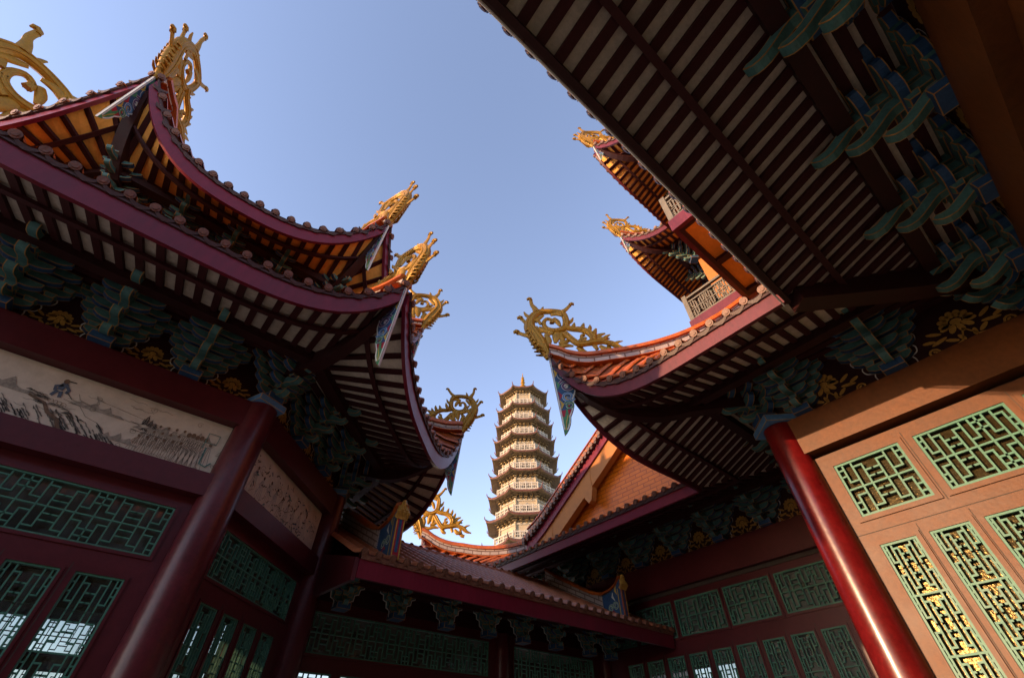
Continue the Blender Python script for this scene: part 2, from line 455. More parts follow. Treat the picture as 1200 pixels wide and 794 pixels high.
STROKES = [[(0.005, -0.071, 0.058), (0.055, 0.124, 0.115), (0.15, 0.347, 0.16), (0.238, 0.561, 0.149), (0.307, 0.782, 0.126), (0.265, 0.983, 0.101), (0.156, 1.128, 0.091), (-0.019, 1.162, 0.074), (-0.202, 1.135, 0.074), (-0.334, 1.074, 0.073), (-0.376, 0.913, 0.072), (-0.366, 0.728, 0.081), (-0.273, 0.629, 0.075), (-0.129, 0.621, 0.064), (-0.002, 0.7, 0.054), (0.041, 0.838, 0.049), (-0.017, 0.945, 0.042), (-0.106, 0.915, 0.042), (-0.115, 0.822, 0.055)], [(0.155, 1.146, 0.08), (0.2, 1.277, 0.058), (0.245, 1.374, 0.044), (0.259, 1.526, 0.039)], [(-0.315, 1.111, 0.068), (-0.414, 1.197, 0.046), (-0.5, 1.314, 0.038)], [(0.327, 0.852, 0.072), (0.399, 0.945, 0.042), (0.458, 1.045, 0.045)], [(0.294, 0.519, 0.079), (0.425, 0.558, 0.048), (0.528, 0.624, 0.048)], [(-0.333, 0.682, 0.08), (-0.468, 0.609, 0.066), (-0.618, 0.58, 0.074), (-0.748, 0.493, 0.078), (-0.816, 0.359, 0.077), (-0.769, 0.241, 0.065), (-0.685, 0.249, 0.05), (-0.621, 0.332, 0.041), (-0.617, 0.42, 0.036), (-0.677, 0.436, 0.041)], [(-0.206, 0.613, 0.069), (-0.173, 0.472, 0.094), (-0.139, 0.318, 0.031)], [(-0.27, 0.59, 0.058), (-0.277, 0.429, 0.067), (-0.246, 0.314, 0.026)], [(-0.318, 0.521, 0.074), (-0.44, 0.335, 0.072), (-0.554, 0.21, 0.075), (-0.681, 0.219, 0.07), (-0.81, 0.237, 0.086), (-0.977, 0.229, 0.06), (-1.133, 0.16, 0.069), (-1.241, 0.066, 0.049), (-1.368, 0.027, 0.015)], [(-0.808, 0.376, 0.077), (-0.857, 0.497, 0.052), (-0.898, 0.59, 0.018)], [(-0.825, 0.343, 0.077), (-0.935, 0.442, 0.052), (-1.048, 0.484, 0.018)], [(-0.821, 0.312, 0.071), (-0.972, 0.335, 0.051), (-1.101, 0.322, 0.02)], [(-0.639, 0.568, 0.058), (-0.667, 0.663, 0.043), (-0.694, 0.736, 0.016)], [(-0.038, 0.251, 0.031), (-0.172, 0.193, 0.05), (-0.312, 0.225, 0.056), (-0.451, 0.196, 0.023)], [(-0.541, 0.187, 0.065), (-0.593, 0.092, 0.059), (-0.661, 0.056, 0.029)], [(-0.804, 0.192, 0.055), (-0.849, 0.068, 0.039)], [(-0.901, 0.137, 0.04), (-0.99, 0.04, 0.068), (-1.083, 0.045, 0.029)], [(-1.051, 0.168, 0.035), (-1.086, 0.001, 0.058), (-1.181, -0.046, 0.048)], [(0.195, 0.771, 0.049), (0.144, 0.666, 0.048), (0.058, 0.624, 0.043)], [(0.133, 0.882, 0.039), (0.089, 0.793, 0.038)], [(0.007, 0.21, 0.051), (-0.035, 0.36, 0.057), (0.01, 0.506, 0.053), (-0.067, 0.514, 0.037)]]

STROKES += [[(-.15, .97, .05), (-.22, .87, .06), (-.26, .75, .03)], [(.14, .72, .06), (.0, .63, .075), (-.12, .56, .06)], [(-.32, 1.0, .05), (-.22, 1.05, .06), (-.1, 1.02, .03)], [(.2, .9, .06), (.1, 1.0, .05), (.03, 1.06, .03)],
    [(-.45, .62, .05), (-.5, .72, .05), (-.53, .82, .015)], [(-.74, .5, .05), (-.79, .62, .045), (-.80, .70, .012)], [(-.95, .23, .06), (-1.03, .34, .045), (-1.12, .40, .012)], [(-1.13, .15, .05), (-1.22, .23, .035), (-1.32, .25, .01)],
    [(-.2, .3, .05), (-.33, .33, .055), (-.43, .40, .03)], [(-.55, .22, .06), (-.6, .32, .05), (-.7, .36, .03)], [(.28, 1.0, .05), (.36, 1.08, .04), (.40, 1.18, .015)], [(-.37, .8, .06), (-.47, .86, .045), (-.52, .96, .012)], [(.02, 1.15, .05), (.05, 1.24, .04), (.02, 1.32, .012)]]
def smooth_line(s, sub=3):
    out = []; n = len(s)
    for i in range(n - 1):
        p0, p1, p2, p3 = s[max(0, i - 1)], s[i], s[i + 1], s[min(n - 1, i + 2)]
        for k in range(sub):
            t = k / sub
            out.append(tuple(.5 * (2 * b + (c - a) * t + (2 * a - 5 * b + 4 * c - d) * t * t + (3 * b - a - 3 * c + d) * t ** 3) for a, b, c, d in zip(p0, p1, p2, p3)))
    out.append(tuple(s[-1])); return out

def make_ornament():
    mb = MB()
    for si, s in enumerate(STROKES):
        s = smooth_line(s)
        off = .025 * math.sin(si * 1.7)
        pts = [V((x, off, z)) for x, z, r in s]; rad = [r * .88 for x, z, r in s]
        if si in (0, 5, 8):
            mb.tube(pts, rad, 'gold', 12, .62, (0, 1, 0))
            # raised veins along the stem, on both faces
            for sg in (-1, 1):
                for f in (-.42, .42):
                    q = []
                    for k, (x, z, r) in enumerate(s):
                        a = s[max(0, k - 1)]; b = s[min(len(s) - 1, k + 1)]
                        tx, tz = b[0] - a[0], b[1] - a[1]; l = math.hypot(tx, tz) or 1
                        q.append(V((x - tz / l * r * f * .88, off + sg * r * .48, z + tx / l * r * f * .86)))
                    mb.tube(q, [max(.008, r * .16) for x, z, r in s], 'gold', 6)
        else:
            mb.tube(pts, rad, 'gold', 9, .55, (0, 1, 0))
        if si in (1, 2, 3, 4):     # curled bud at the end of a horn
            x, z, r = s[-1]; sg = 1 if x > 0 else -1; mb.tube([V((x - sg * .01, off, z - .03)), V((x, off, z + .01)), V((x + sg * .03, off, z + .03)), V((x + sg * .06, off, z + .015)), V((x + sg * .065, off, z - .015))], [r * .8, r * .95, r * .9, r * .7, r * .3], 'gold', 10)
    # scales on the neck
    for k in range(7):
        a = .1 + .09 * k
        for sg in (-1, 1):
            mb.tube([V((.0 + a * .36, sg * .05, a - .05)), V((.1 + a * .36, sg * .078, a)), V((.19 + a * .3, sg * .05, a - .02))], [.015, .024, .012], 'gold', 6)
    return mb.mesh('ridge_ornament', 50)
ORN = make_ornament()
def ornament(th, pos, r, s=1., label=None):
    r = V((r.x, r.y, 0)).normalized(); n = V((-r.y, r.x, 0))
    m = Matrix(((r.x * s, n.x * s, 0, pos.x), (r.y * s, n.y * s, 0, pos.y), (0, 0, s, pos.z), (0, 0, 0, 1)))
    return link(bpy.data.objects.new('ridge_ornament', ORN), th, m, label)

def spiral(cx, cy, r0, r1, a0, turns, n=16):
    return [(cx + lerp(r0, r1, k / n) * math.cos(a0 + turns * 2 * PI * k / n), cy + lerp(r0, r1, k / n) * math.sin(a0 + turns * 2 * PI * k / n)) for k in range(n + 1)]
def make_hanging():
    mb = MB(); H = 1.4
    edge_in = []
    for k in range(41):
        s = k / 40; w = .41 * (1 - s) ** .7 + .02 * (1 - s)
        sc = .035 * abs(math.sin(s * PI * 5)) * (1 - s * .6)
        edge_in.append((-w - sc - .0, -s * H))
    poly = [(0, 0)] + edge_in
    F2 = lambda x, y, d: V((x, d, y))
    T = .014
    # outline strip in white at the outer edge, blue body
    body = MB
    pl = [(x * .97, y) for x, y in poly]
    for d0, d1 in ((-T, T),):
        a = [F2(x, y, d0) for x, y in poly]; b = [F2(x, y, d1) for x, y in poly]
        n = len(poly)
        # triangulated faces as strips from the outer edge so the shape stays clean
        for k in range(1, n - 1):
            o0 = (-.0, poly[k][1]); o1 = (-.0, poly[k + 1][1])
            mm = 'blue' if poly[k][1] > -1.0 else ('red' if poly[k][1] > -1.09 else 'green')
            mb.face([F2(*o0, d1), F2(*poly[k], d1), F2(*poly[k + 1], d1), F2(*o1, d1)], mm)
            mb.face([F2(*o1, d0), F2(*poly[k + 1], d0), F2(*poly[k], d0), F2(*o0, d0)], mm)
            mb.face([F2(*poly[k], d0), F2(*poly[k + 1], d0), F2(*poly[k + 1], d1), F2(*poly[k], d1)], 'white')
        mb.face([F2(0, 0, d0), F2(0, 0, d1), F2(0, -H, d1), F2(0, -H, d0)], 'white')
        mb.face([F2(0, 0, d0), F2(*poly[1], d0), F2(*poly[1], d1), F2(0, 0, d1)], 'white')
    for d, sg in ((T + .004, 1), (-T - .004, -1)):
        FF = F2
        for j, (y, rr) in enumerate(((-.15, .125), (-.39, .115), (-.61, .10), (-.80, .08), (-.95, .06))):
            cx = -.2 + .014 * j
            a0 = (j % 2) * PI + .5
            mb.ribbon(FF, spiral(cx, y, rr * 1.15, rr * .35, a0, 1.35), .05 - .005 * j, 'white', d)
            mb.ribbon(FF, spiral(cx, y, rr * 1.15, rr * .35, a0, 1.35), .036 - .004 * j, ('sky_blue', 'blue', 'purple', 'sky_blue', 'green')[j], d + sg * .003)
            mb.ribbon(FF, spiral(cx + .02, y - .02, rr * .35, rr * .05, a0, .8, 8), .03, ('yellow', 'red', 'white', 'yellow', 'red')[j], d + sg * .002)
            mb.ribbon(FF, [(-.03, y + .1), (-.06, y + .03), (-.03, y - .04)], [.01, .04, .01], ('green', 'yellow', 'green', 'red', 'yellow')[j], d + sg * .001)
        mb.ribbon(FF, [(-.012, 0), (-.012, -1.32)], .02, 'white', d + sg * .0015)
        ed = [(x + .016, y) for x, y in edge_in[:-2]]
        mb.ribbon(FF, ed, .018, 'white', d + sg * .0015)
        mb.ribbon(FF, [(-.10, -1.0), (-.08, -1.12), (-.03, -1.3)], [.02, .05, .01], 'green', d + sg * .001)
        mb.ribbon(FF, [(-.10, -1.1), (-.06, -1.2), (-.03, -1.33)], .01, 'yellow', d + sg * .002)
    return mb.mesh('hanging_board')
HANG = make_hanging()
def hanging(th, pos, r, s=1., tilt=.09):
    r = V((r.x, r.y, 0)).normalized(); n = V((-r.y, r.x, 0))
    m = Matrix(((r.x * s, n.x * s, 0, pos.x), (r.y * s, n.y * s, 0, pos.y), (0, 0, s, pos.z), (0, 0, 0, 1))) @ Matrix.Rotation(tilt, 4, 'Y')
    return link(bpy.data.objects.new('hanging_board', HANG), th, m)

def tip(th, p, atB, orn=1., hang=1., q0=-.3, hh=.3, beam=True):
    if beam: hip_beam(th, p, atB)
    e, r, hh = hip_ridge(th, p, atB, q0, hh)
    if orn: ornament(th, e + V((0, 0, hh * .25)) + r * (.02 * orn), r, orn)
    if hang:
        x = p.P(hip_line(p, atB, 1), 1, .1)
        hanging(th, x + r * .09 + V((0, 0, .06)), r, hang)
    return e, r

# ------------------------------------------------------------------ bracket sets
def make_bracket(tiers=4, nose=.2, w0=.15, dw=.08, dq=.16, name='bracket_set', beak=0.):
    mb = MB(); e = 'edge'
    def arm(o, h, hw, th=.035):
        poly = [(-hw, .1), (-hw, .055), (-hw + .05, .015), (-hw + .1, 0), (hw - .1, 0), (hw - .05, .015), (hw, .055), (hw, .1)]
        mb.prism(lambda x, y, d: V((x, o + d, h + y)), poly, -th, th, 'teal', e, 'blue')
    def dou(a, o, h, s=.05):
        b = [V((a - s * .7, o + s * .7, h)), V((a + s * .7, o + s * .7, h)), V((a + s * .7, o - s * .7, h)), V((a - s * .7, o - s * .7, h))]
        t = [V((a - s, o + s, h + .055)), V((a + s, o + s, h + .055)), V((a + s, o - s, h + .055)), V((a - s, o - s, h + .055))]
        b.reverse(); t.reverse()
        mb.hexa(b, t, 'teal', e, 'blue')
    for k in range(tiers):
        h = .10 + .145 * k
        arm(.03, h, w0 + dw * (k + .6))
        for j in range(1, k + 1):
            hw = w0 + dw * (k - j + .6)
            arm(.03 + dq * j, h, hw)
        for sg in (-1, 1): dou(sg * (w0 + dw * (k + .6) - .05), .03, h + .1)
        # arm reaching outwards with an up-curled nose
        L = .12 + dq * k; N = nose
        lo = smooth_line([(L * .7, 0, 0), (L, -.004, 0), (L + N * .3, -.03 - beak * .45, 0), (L + N * .62, -.05 - beak * .95, 0), (L + N * .9, -.035 - beak * 1.05, 0), (L + N * 1.03, .012 - beak * .9, 0)], 2)
        hi = smooth_line([(L + N * .93, .03 - beak * .85, 0), (L + N * .7, .012 - beak * .75, 0), (L + N * .35, .045 - beak * .3, 0), (L, .1, 0)], 2)
        poly = [(-.02, .1), (-.02, 0)] + [q[:2] for q in lo] + [q[:2] for q in hi]
        mb.prism(lambda x, y, d: V((d, x, h + y)), poly, -.04, .04, 'teal', e, 'teal')
        dou(0, .03 + dq * (k + 1) - .03, h + .1)
    me = mb.mesh(name)
    mb = MB(); mb.box(LOC, -.1, .1, -.03, .17, 0, .095, 'blue', e)
    return me, mb.mesh('base_block')
BR = make_bracket()
BR_BIG = make_bracket(4, .34, .17, .085, .19, beak=.09)
BR_SMALL = make_bracket(3, .10, .10, .06, .10)
def bracket(th, o, t, n, kind=BR, s=1., rot=0.):
    t = V(t).normalized(); n = V(n).normalized()
    m = fmat(o, t, n) @ Matrix.Diagonal((s * 1.14, s * 1.12, s * .98, 1))
    b = link(bpy.data.objects.new('bracket_set', kind[0]), th, m)
    link(bpy.data.objects.new('base_block', kind[1]), b, m)
    return b

def outline(mb, F2, a, s=1., d=.0):
    pts = [(.13, .0), (.19, .04), (.20, .10), (.19, .14), (.25, .17), (.27, .23), (.25, .28), (.31, .31), (.33, .37), (.31, .42), (.37, .45), (.40, .52), (.38, .58)]
    pts = [q[:2] for q in smooth_line([(x, y, 0) for x, y in pts])]
    for sg in (-1, 1):
        mb.ribbon(F2, [(a + sg * x * s, y * s) for x, y in pts], .013, 'white', d)
def flower(mb, F2, a, y0, s=1., d=.0, m='goldpaint'):
    def oval(cx, cy, rx, ry, an, dd):
        c, q = math.cos(an), math.sin(an)
        mb.face([F2(a + s * (cx + rx * math.cos(2 * PI * k / 10) * c - ry * math.sin(2 * PI * k / 10) * q), y0 + s * (cy + rx * math.cos(2 * PI * k / 10) * q + ry * math.sin(2 * PI * k / 10) * c), dd) for k in range(10)], m)
    oval(0, .26, .045, .035, 0, d)
    for k in range(7):
        an = PI * (k / 6) ; oval(.095 * math.cos(an), .26 + .085 * math.sin(an), .042, .03, an, d)
    for k in range(5):
        an = PI * (1.1 + .8 * k / 4); oval(.1 * math.cos(an), .26 + .075 * math.sin(an), .05, .026, an, d)
    for sg in (-1, 1):
        for (x, y, an, l) in ((.2, .23, .5, .06), (.2, .14, -.2, .07), (.12, .1, .6, .05), (.27, .17, .3, .05), (.05, .09, 1.3, .04)):
            oval(sg * x, y, l, .018, sg * an if sg > 0 else PI - an, d)
        mb.ribbon(F2, [(a + s * sg * x, y0 + s * y) for x, y in [(0, .17), (.06, .06), (.16, .03), (.25, .05)]], .014 * s, m, d)
        mb.ribbon(F2, [(a + s * (sg * .29 + sg * x), y0 + s * (.055 + y)) for x, y in spiral(0, 0, .045, .012, PI if sg > 0 else 0, -1.3 * sg, 12)] if sg > 0 else [(a - s * (.29 + x), y0 + s * (.055 + y)) for x, y in spiral(0, 0, .045, .012, PI, -1.3, 12)], .018 * s, m, d)

# ------------------------------------------------------------------ lattice windows
def lat_lines(w, h, nx, ny):
    """meander lattice: (x0,y0,x1,y1) segments"""
    S = []
    cw, ch = w / nx, h / ny
    T = [((0, 2), (1, 2)), ((1, 2), (1, 3.1)), ((1, 3.1), (3, 3.1)), ((3, 3.1), (3, 4)), ((4, 2), (3, 2)), ((3, 2), (3, .9)), ((3, .9), (1, .9)), ((1, .9), (1, 0)),
         ((2, 3.1), (2, 4)), ((2, .9), (2, 0)), ((1, 2), (3, 2)), ((0, .9), (1, .9)), ((3, 3.1), (4, 3.1))]
    T = [((a[1], a[0]), (b[1], b[0])) for a, b in T]
    for i in range(nx):
        for j in range(ny):
            for (a, b) in T:
                def tr(p):
                    x, y = p
                    if i % 2: x = 4 - x
                    if j % 2: y = 4 - y
                    return (i + x / 4) * cw, (j + y / 4) * ch
                p, q = tr(a), tr(b); S.append((p[0], p[1], q[0], q[1]))
    for i in range(2, nx, 2): S.append((i * cw, 0, i * cw, h))
    for j in range(1, ny): 
        if j % 2 == 0 or ny <= 2: S.append((0, j * ch, w, j * ch))
    return S
def window(th, F, a0, a1, z0, z1, nx, ny, glass='glass', frame_m='maroon', d=0., bw=.018, rim=.03, name='window', lat='lattice', back=.05):
    fr = MB()
    for (x0, x1, y0, y1) in ((a0 - rim, a1 + rim, z0 - rim, z0), (a0 - rim, a1 + rim, z1, z1 + rim), (a0 - rim, a0, z0, z1), (a1, a1 + rim, z0, z1)):
        fr.box(F, x0, x1, d - .02, d + .035, y0, y1, frame_m)
    w = fr.build(name, th)
    mb = MB(); b = bw / 2
    W_, H_ = a1 - a0, z1 - z0
    for (x0, x1, y0, y1) in ((0, W_, 0, bw * 1.3), (0, W_, H_ - bw * 1.3, H_), (0, bw * 1.3, bw * 1.3, H_ - bw * 1.3), (W_ - bw * 1.3, W_, bw * 1.3, H_ - bw * 1.3)):
        mb.box(F, a0 + x0, a0 + x1, d - .018, d + .022, z0 + y0, z0 + y1, lat)
    for (x0, y0, x1, y1) in lat_lines(W_, H_, nx, ny):
        if x1 < x0: x0, x1 = x1, x0
        if y1 < y0: y0, y1 = y1, y0
        hz = abs(y1 - y0) < 1e-6
        if hz: mb.box(F, a0 + max(.003, x0 - b), a0 + min(W_ - .003, x1 + b), d - .0155, d + .0155, z0 + y0 - b, z0 + y0 + b, lat)
        else: mb.box(F, a0 + x0 - b, a0 + x0 + b, d - .0135, d + .0135, z0 + max(.003, y0 - b), z0 + min(H_ - .003, y1 + b), lat)
    mb.build('lattice', w)
    g = MB(); g.face([F(a0, d - back, z0), F(a1, d - back, z0), F(a1, d - back, z1), F(a0, d - back, z1)], glass)
    g.build('glass_pane', w)
    return w
def infill(mb, F, L0, L1, rows, m, d0=-.08, d1=0.):
    """rows: (z0, z1, openings) - solid wall with rectangular holes"""
    for z0, z1, ops in rows:
        x = L0
        for a, b in sorted(ops):
            if a - x > 1e-4: mb.box(F, x, a, d0, d1, z0, z1, m)
            x = b
        if L1 - x > 1e-4: mb.box(F, x, L1, d0, d1, z0, z1, m)
def gaps(mb, F, leaves, z0, z1, d=-.0185):
    for a, b in zip(leaves, leaves[1:]):
        x = (a[1] + b[0]) / 2; mb.box(F, x - .004, x + .004, d - .01, d, z0, z1, 'dark')
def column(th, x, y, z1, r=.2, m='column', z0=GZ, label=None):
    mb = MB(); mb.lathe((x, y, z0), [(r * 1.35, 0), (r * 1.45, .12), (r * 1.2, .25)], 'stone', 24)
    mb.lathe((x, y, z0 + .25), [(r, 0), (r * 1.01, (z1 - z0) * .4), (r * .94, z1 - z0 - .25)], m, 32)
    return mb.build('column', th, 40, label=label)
def cap(th, x, y, z, ang, s=.27, h=.1):
    mb = MB(); c, q = math.cos(ang), math.sin(ang)
    F = lambda a, o, hh: V((x + a * c - o * q, y + a * q + o * c, z + hh))
    mb.box(F, -s, s, -s, s, .002, h, 'sky_blue', 'yellow'); return mb.build('column_cap', th)

# ================================================================== OCTAGONAL PAVILION (left)
pav = thing('octagonal_pavilion', 'maroon eight-sided two-storey pavilion on the left with painted mural panels and upturned tiled roofs', 'pavilion', (-1.1, 8.9, GZ))
PA = [(.509, 5.776), (2.322, 7.589), (2.322, 10.2), (.509, 12.013), (-3.15, 12.013), (-4.963, 10.2), (-4.963, 7.589), (-3.15, 5.776)]
UP = [(.50, 5.76), (1.70, 6.96), (1.70, 9.9), (.50, 11.1), (-2.32, 11.1), (-4.16, 9.26), (-4.16, 7.6), (-2.32, 5.76)]
K8 = math.tan(R(22.5))
def ring(poly): return [(poly[i - 1], poly[i]) for i in range(8)]
LT = (.85, 2.0, 3.6, .10); UT = (1.38, 1.86, 2.8, .04)
for i, (a, b) in enumerate(ring(PA)):
    D = 1.82
    LB = (1.25, 2.0, 3.0, .10)
    p = Panel(a, b, D, K8 * D, K8 * D, 3.76, 4.15, 4.22, LB if i == 2 else LT, LB if i == 1 else LT, rise=.2, s1=.38, s2=.12, Q=.02)
    roof_panel(pav, p, fh=.19, sp=.195, rw=.075)
    if i in (0, 1, 2, 7, 3): tip(pav, p, True, .78, .98, q0=-.02, hh=.26)
    else: tip(pav, p, True, .78, .98, q0=-.02, hh=.26)
for i, (a, b) in enumerate(ring(UP)):
    D = 1.03
    p = Panel(a, b, D, K8 * D, K8 * D, 5.64, 5.98, 6.02, UT, UT, rise=.18, s1=.5, s2=.05, Q=1.2, qp=.3)
    roof_panel(pav, p, 'bounce_ochre', fh=.18, sp=.185, rw=.07)
    tip(pav, p, True, 1.75 if i == 6 else .95, .95, q0=-.9, hh=.26)
mb = MB(); q = -1.2
mb.face([V((x * .45 - .5, lerp(8.43, y, .45), 7.4)) for x, y in UP], 'tile'); 
mb.build('roof_crown', pav)
for i, (x, y) in enumerate(PA):
    column(pav, x, y, 3.49, .205, 'shaded_column')
    cap(pav, x, y, 3.495, R(45 * (i // 1) * 0 - 67.5 + 45 * i + 90), .2, .09)
def figure(mb, F2, x, y, h, robe, lean=0.):
    """a small robed figure as brush strokes"""
    for k in range(4):
        o = (k - 1.5) * h * .09
        mb.ribbon(F2, [(x + o * .4 + lean * h * .2, y + h * .8), (x + o * .9, y + h * .45), (x + o * 1.6, y)], [.003, .004, .004], robe, 0)
    mb.ribbon(F2, [(x - h * .08 + lean * h * .2, y + h * .72), (x - h * .2, y + h * .5), (x - h * .05, y + h * .42)], .005, robe, 0)
    mb.face([F2(x + lean * h * .22 + h * .06 * math.cos(j * PI / 4), y + h * .88 + h * .08 * math.sin(j * PI / 4), .001) for j in range(8)], 'inkbrown')
def mural(F, L, z0, z1, seed, main):
    rnd = random.Random(seed)
    mb = MB(); mb.face([F(.2, -.02, z0), F(L - .2, -.02, z0), F(L - .2, -.02, z1), F(.2, -.02, z1)], 'panel')
    o = mb.build('mural_panel', pav)
    mb = MB(); F2 = lambda x, y, d: F(x, -.016 + d, z0 + y)
    H = z1 - z0
    def wob(x0, y0, x1, y1, n, am): return [(lerp(x0, x1, k / n) + rnd.uniform(-am, am), lerp(y0, y1, k / n) + rnd.uniform(-am, am)) for k in range(n + 1)]
    if main:      # x measured from the right column leftwards: X(x)
        X = lambda x: L - x
        # pale washes: far hills, mist and water
        for (cx, cy, w, h) in ((2.3, .30, .7, .16), (1.45, .34, .5, .10), (.85, .30, .5, .13), (.45, .38, .35, .10), (1.15, .10, .4, .10), (.35, .0, .5, .08)):
            top = [(X(cx) - w / 2 + w * k / 12, cy + h * max(0, math.sin(PI * k / 12)) * (.6 + .4 * math.sin(k * 2.1 + cx * 7))) for k in range(13)]
            for a_, b_ in zip(top, top[1:]): mb.face([F2(a_[0], cy - .004, .00005), F2(b_[0], cy - .004, .00005), F2(*b_, .00005), F2(*a_, .00005)], 'wash')
        for k in range(26):
            x0_, y0_ = X(rnd.uniform(.1, 2.6)), rnd.uniform(.02, .6)
            mb.ribbon(F2, [(x0_ + .03 * j, y0_ + .008 * math.sin(j * 1.7 + k)) for j in range(rnd.randint(4, 9))], .003, 'inkgrey', .0002)
        for k in range(12): mb.ribbon(F2, spiral(X(rnd.uniform(.1, 2.4)), rnd.uniform(.06, .56), .035, .008, k, 1.2, 10), .0035, 'inkgrey', .00025)
        # rocks and pine at the left
        for (cx, cy, w, h) in ((1.75, .12, .5, .16), (1.52, .10, .32, .20), (1.36, .04, .34, .12), (2.2, .1, .5, .2)):
            for k in range(16):
                xx = X(cx) + rnd.uniform(-w / 2, w / 2); yy = cy + rnd.uniform(-h * .2, h * .75)
                pts = [(xx + j * .018, yy - j * .016 + rnd.uniform(-.006, .006)) for j in range(7)]
                mb.ribbon(F2, pts, [rnd.uniform(.003, .016) for _ in pts], rnd.choice(['ink', 'inkgrey', 'inkgrey']), .0003 * k)
        mb.ribbon(F2, [(X(2.0), .30), (X(1.85), .26), (X(1.78), .18), (X(1.68), .14), (X(1.6), .02)], [.02, .03, .035, .03, .04], 'inkbrown', .0055)
        for k in range(22):
            xx = X(2.05) + .025 * k * rnd.uniform(.4, 1.2); yy = .34 - .008 * k + rnd.uniform(-.02, .03)
            mb.ribbon(F2, [(xx, yy), (xx + .03, yy + .012), (xx + .07, yy + .002)], [.004, .014, .004], 'inkgrey' if k % 3 else 'ink', .0058 + .0002 * k)
        # distant crags
        for (cx, cy, hh, ww) in ((1.02, .36, .12, .05), (.97, .35, .09, .04), (.92, .34, .07, .035), (1.0, .29, .035, .07)):
            for k in range(5): mb.ribbon(F2, wob(X(cx) + (k - 2) * ww * .25, cy, X(cx) + (k - 2) * ww * .18, cy + hh * (1 - abs(k - 2) * .22), 4, .005), .010, 'ink' if k % 2 else 'inkgrey', .0003 * k)
        mb.ribbon(F2, wob(X(1.1), .27, X(.75), .27, 10, .003), .006, 'inkgrey', .002)
        mb.ribbon(F2, wob(X(1.5), .46, X(.3), .34, 16, .004), .003, 'inkgrey', .002)
        mb.ribbon(F2, [(X(1.75), .36), (X(1.6), .34), (X(1.5), .25), (X(1.38), .22), (X(1.3), .17)], .004, 'inkgrey', .002)
        # swordsman on a cloud
        x0 = X(1.83)
        for (pts, w, m) in (([(0, .44), (.0, .50), (.02, .53)], .05, 'inkblue'), ([(-.03, .42), (-.05, .47), (0, .50)], .028, 'inkblue'), ([(.03, .5), (.07, .46), (.06, .42)], .028, 'inkblue'), ([(-.01, .43), (-.03, .36)], .03, 'inkblue'), ([(.02, .43), (.04, .36)], .03, 'inkblue'), ([(.05, .45), (.14, .38)], .006, 'ink'), ([(.0, .56), (.08, .565)], .012, 'ink')):
            mb.ribbon(F2, [(x0 + a, b) for a, b in pts], w, m, .002)
        mb.face([F2(x0 + .025 * math.cos(j * PI / 4), .55 + .028 * math.sin(j * PI / 4), .003) for j in range(8)], 'inkbrown')
        for k in range(7): mb.ribbon(F2, spiral(x0 - .1 + .035 * k, .33 - .006 * k, .03, .008, k, 1.1, 10), .004, 'inkbrown', .0022)
        mb.ribbon(F2, [(x0 + .16, .46), (x0 + .2, .40), (x0 + .3, .38), (x0 + .36, .42), (x0 + .3, .5)], .004, 'inkgrey', .002)
        # procession of robed figures
        for k in range(16):
            figure(mb, F2, X(1.0) + .026 * k, .08 + .075 * (k % 3) - .02, .19 + .004 * k, 'inkgrey' if k % 3 else 'inkbrown')
        for k in range(5): figure(mb, F2, X(.58) + .045 * k, .05 + .01 * (k % 2), .40, 'ink' if k % 2 else 'inkgrey')
        mb.ribbon(F2, [(X(.40), .30), (X(.40), .50), (X(.28), .50), (X(.28), .38), (X(.40), .38)], .009, 'inkgreen', .004)
        mb.ribbon(F2, [(X(.36), .32), (X(.35), .12), (X(.28), .1), (X(.24), .16)], .016, 'inkgreen', .0042)
        figure(mb, F2, X(.33), .10, .30, 'inkblue')
        # kneeling figure, steps and banner at the right
        mb.ribbon(F2, [(X(.2), .16), (X(.1), .17), (X(.03), .09)], [.05, .06, .03], 'inkgrey', .003)
        mb.ribbon(F2, [(X(.08), .2), (X(.0), .17), (X(-.02), .08)], [.012, .03, .05], 'inkgreen', .004)
        for k in range(7): mb.ribbon(F2, [(X(.24) + .01 * k, .26 + .022 * k), (X(.02), .30 + .02 * k)], .004, 'inkgrey', .0035)
        for k in range(3): mb.ribbon(F2, [(X(.18) + .06 * k, .50 - .01 * k), (X(.14) + .06 * k, .47 - .01 * k)], .02, 'inkgreen', .004)
    else:
        for k in range(130):
            xx = rnd.uniform(.3, L - .3); yy = rnd.uniform(.04, H - .1); l = rnd.uniform(.03, .12); m = rnd.choice(['ink', 'inkgrey', 'inkgrey', 'inkbrown', 'inkgreen', 'inkblue'])
            mb.ribbon(F2, wob(xx, yy, xx + rnd.uniform(-l, l), yy + rnd.uniform(-l * .7, l * .7), 5, .01), rnd.uniform(.004, .018), m, .00008 * k)
        for k in range(9): figure(mb, F2, .45 + k * (L - .9) / 9, .08 + rnd.uniform(0, .1), .3, rnd.choice(['ink', 'inkgrey', 'inkblue']))
        for k in range(10): mb.ribbon(F2, spiral(rnd.uniform(.3, L - .3), rnd.uniform(.1, H - .1), .07, .01, k, 1.4), .004, 'inkgrey', .007)
    mb.build('mural_drawing', o)

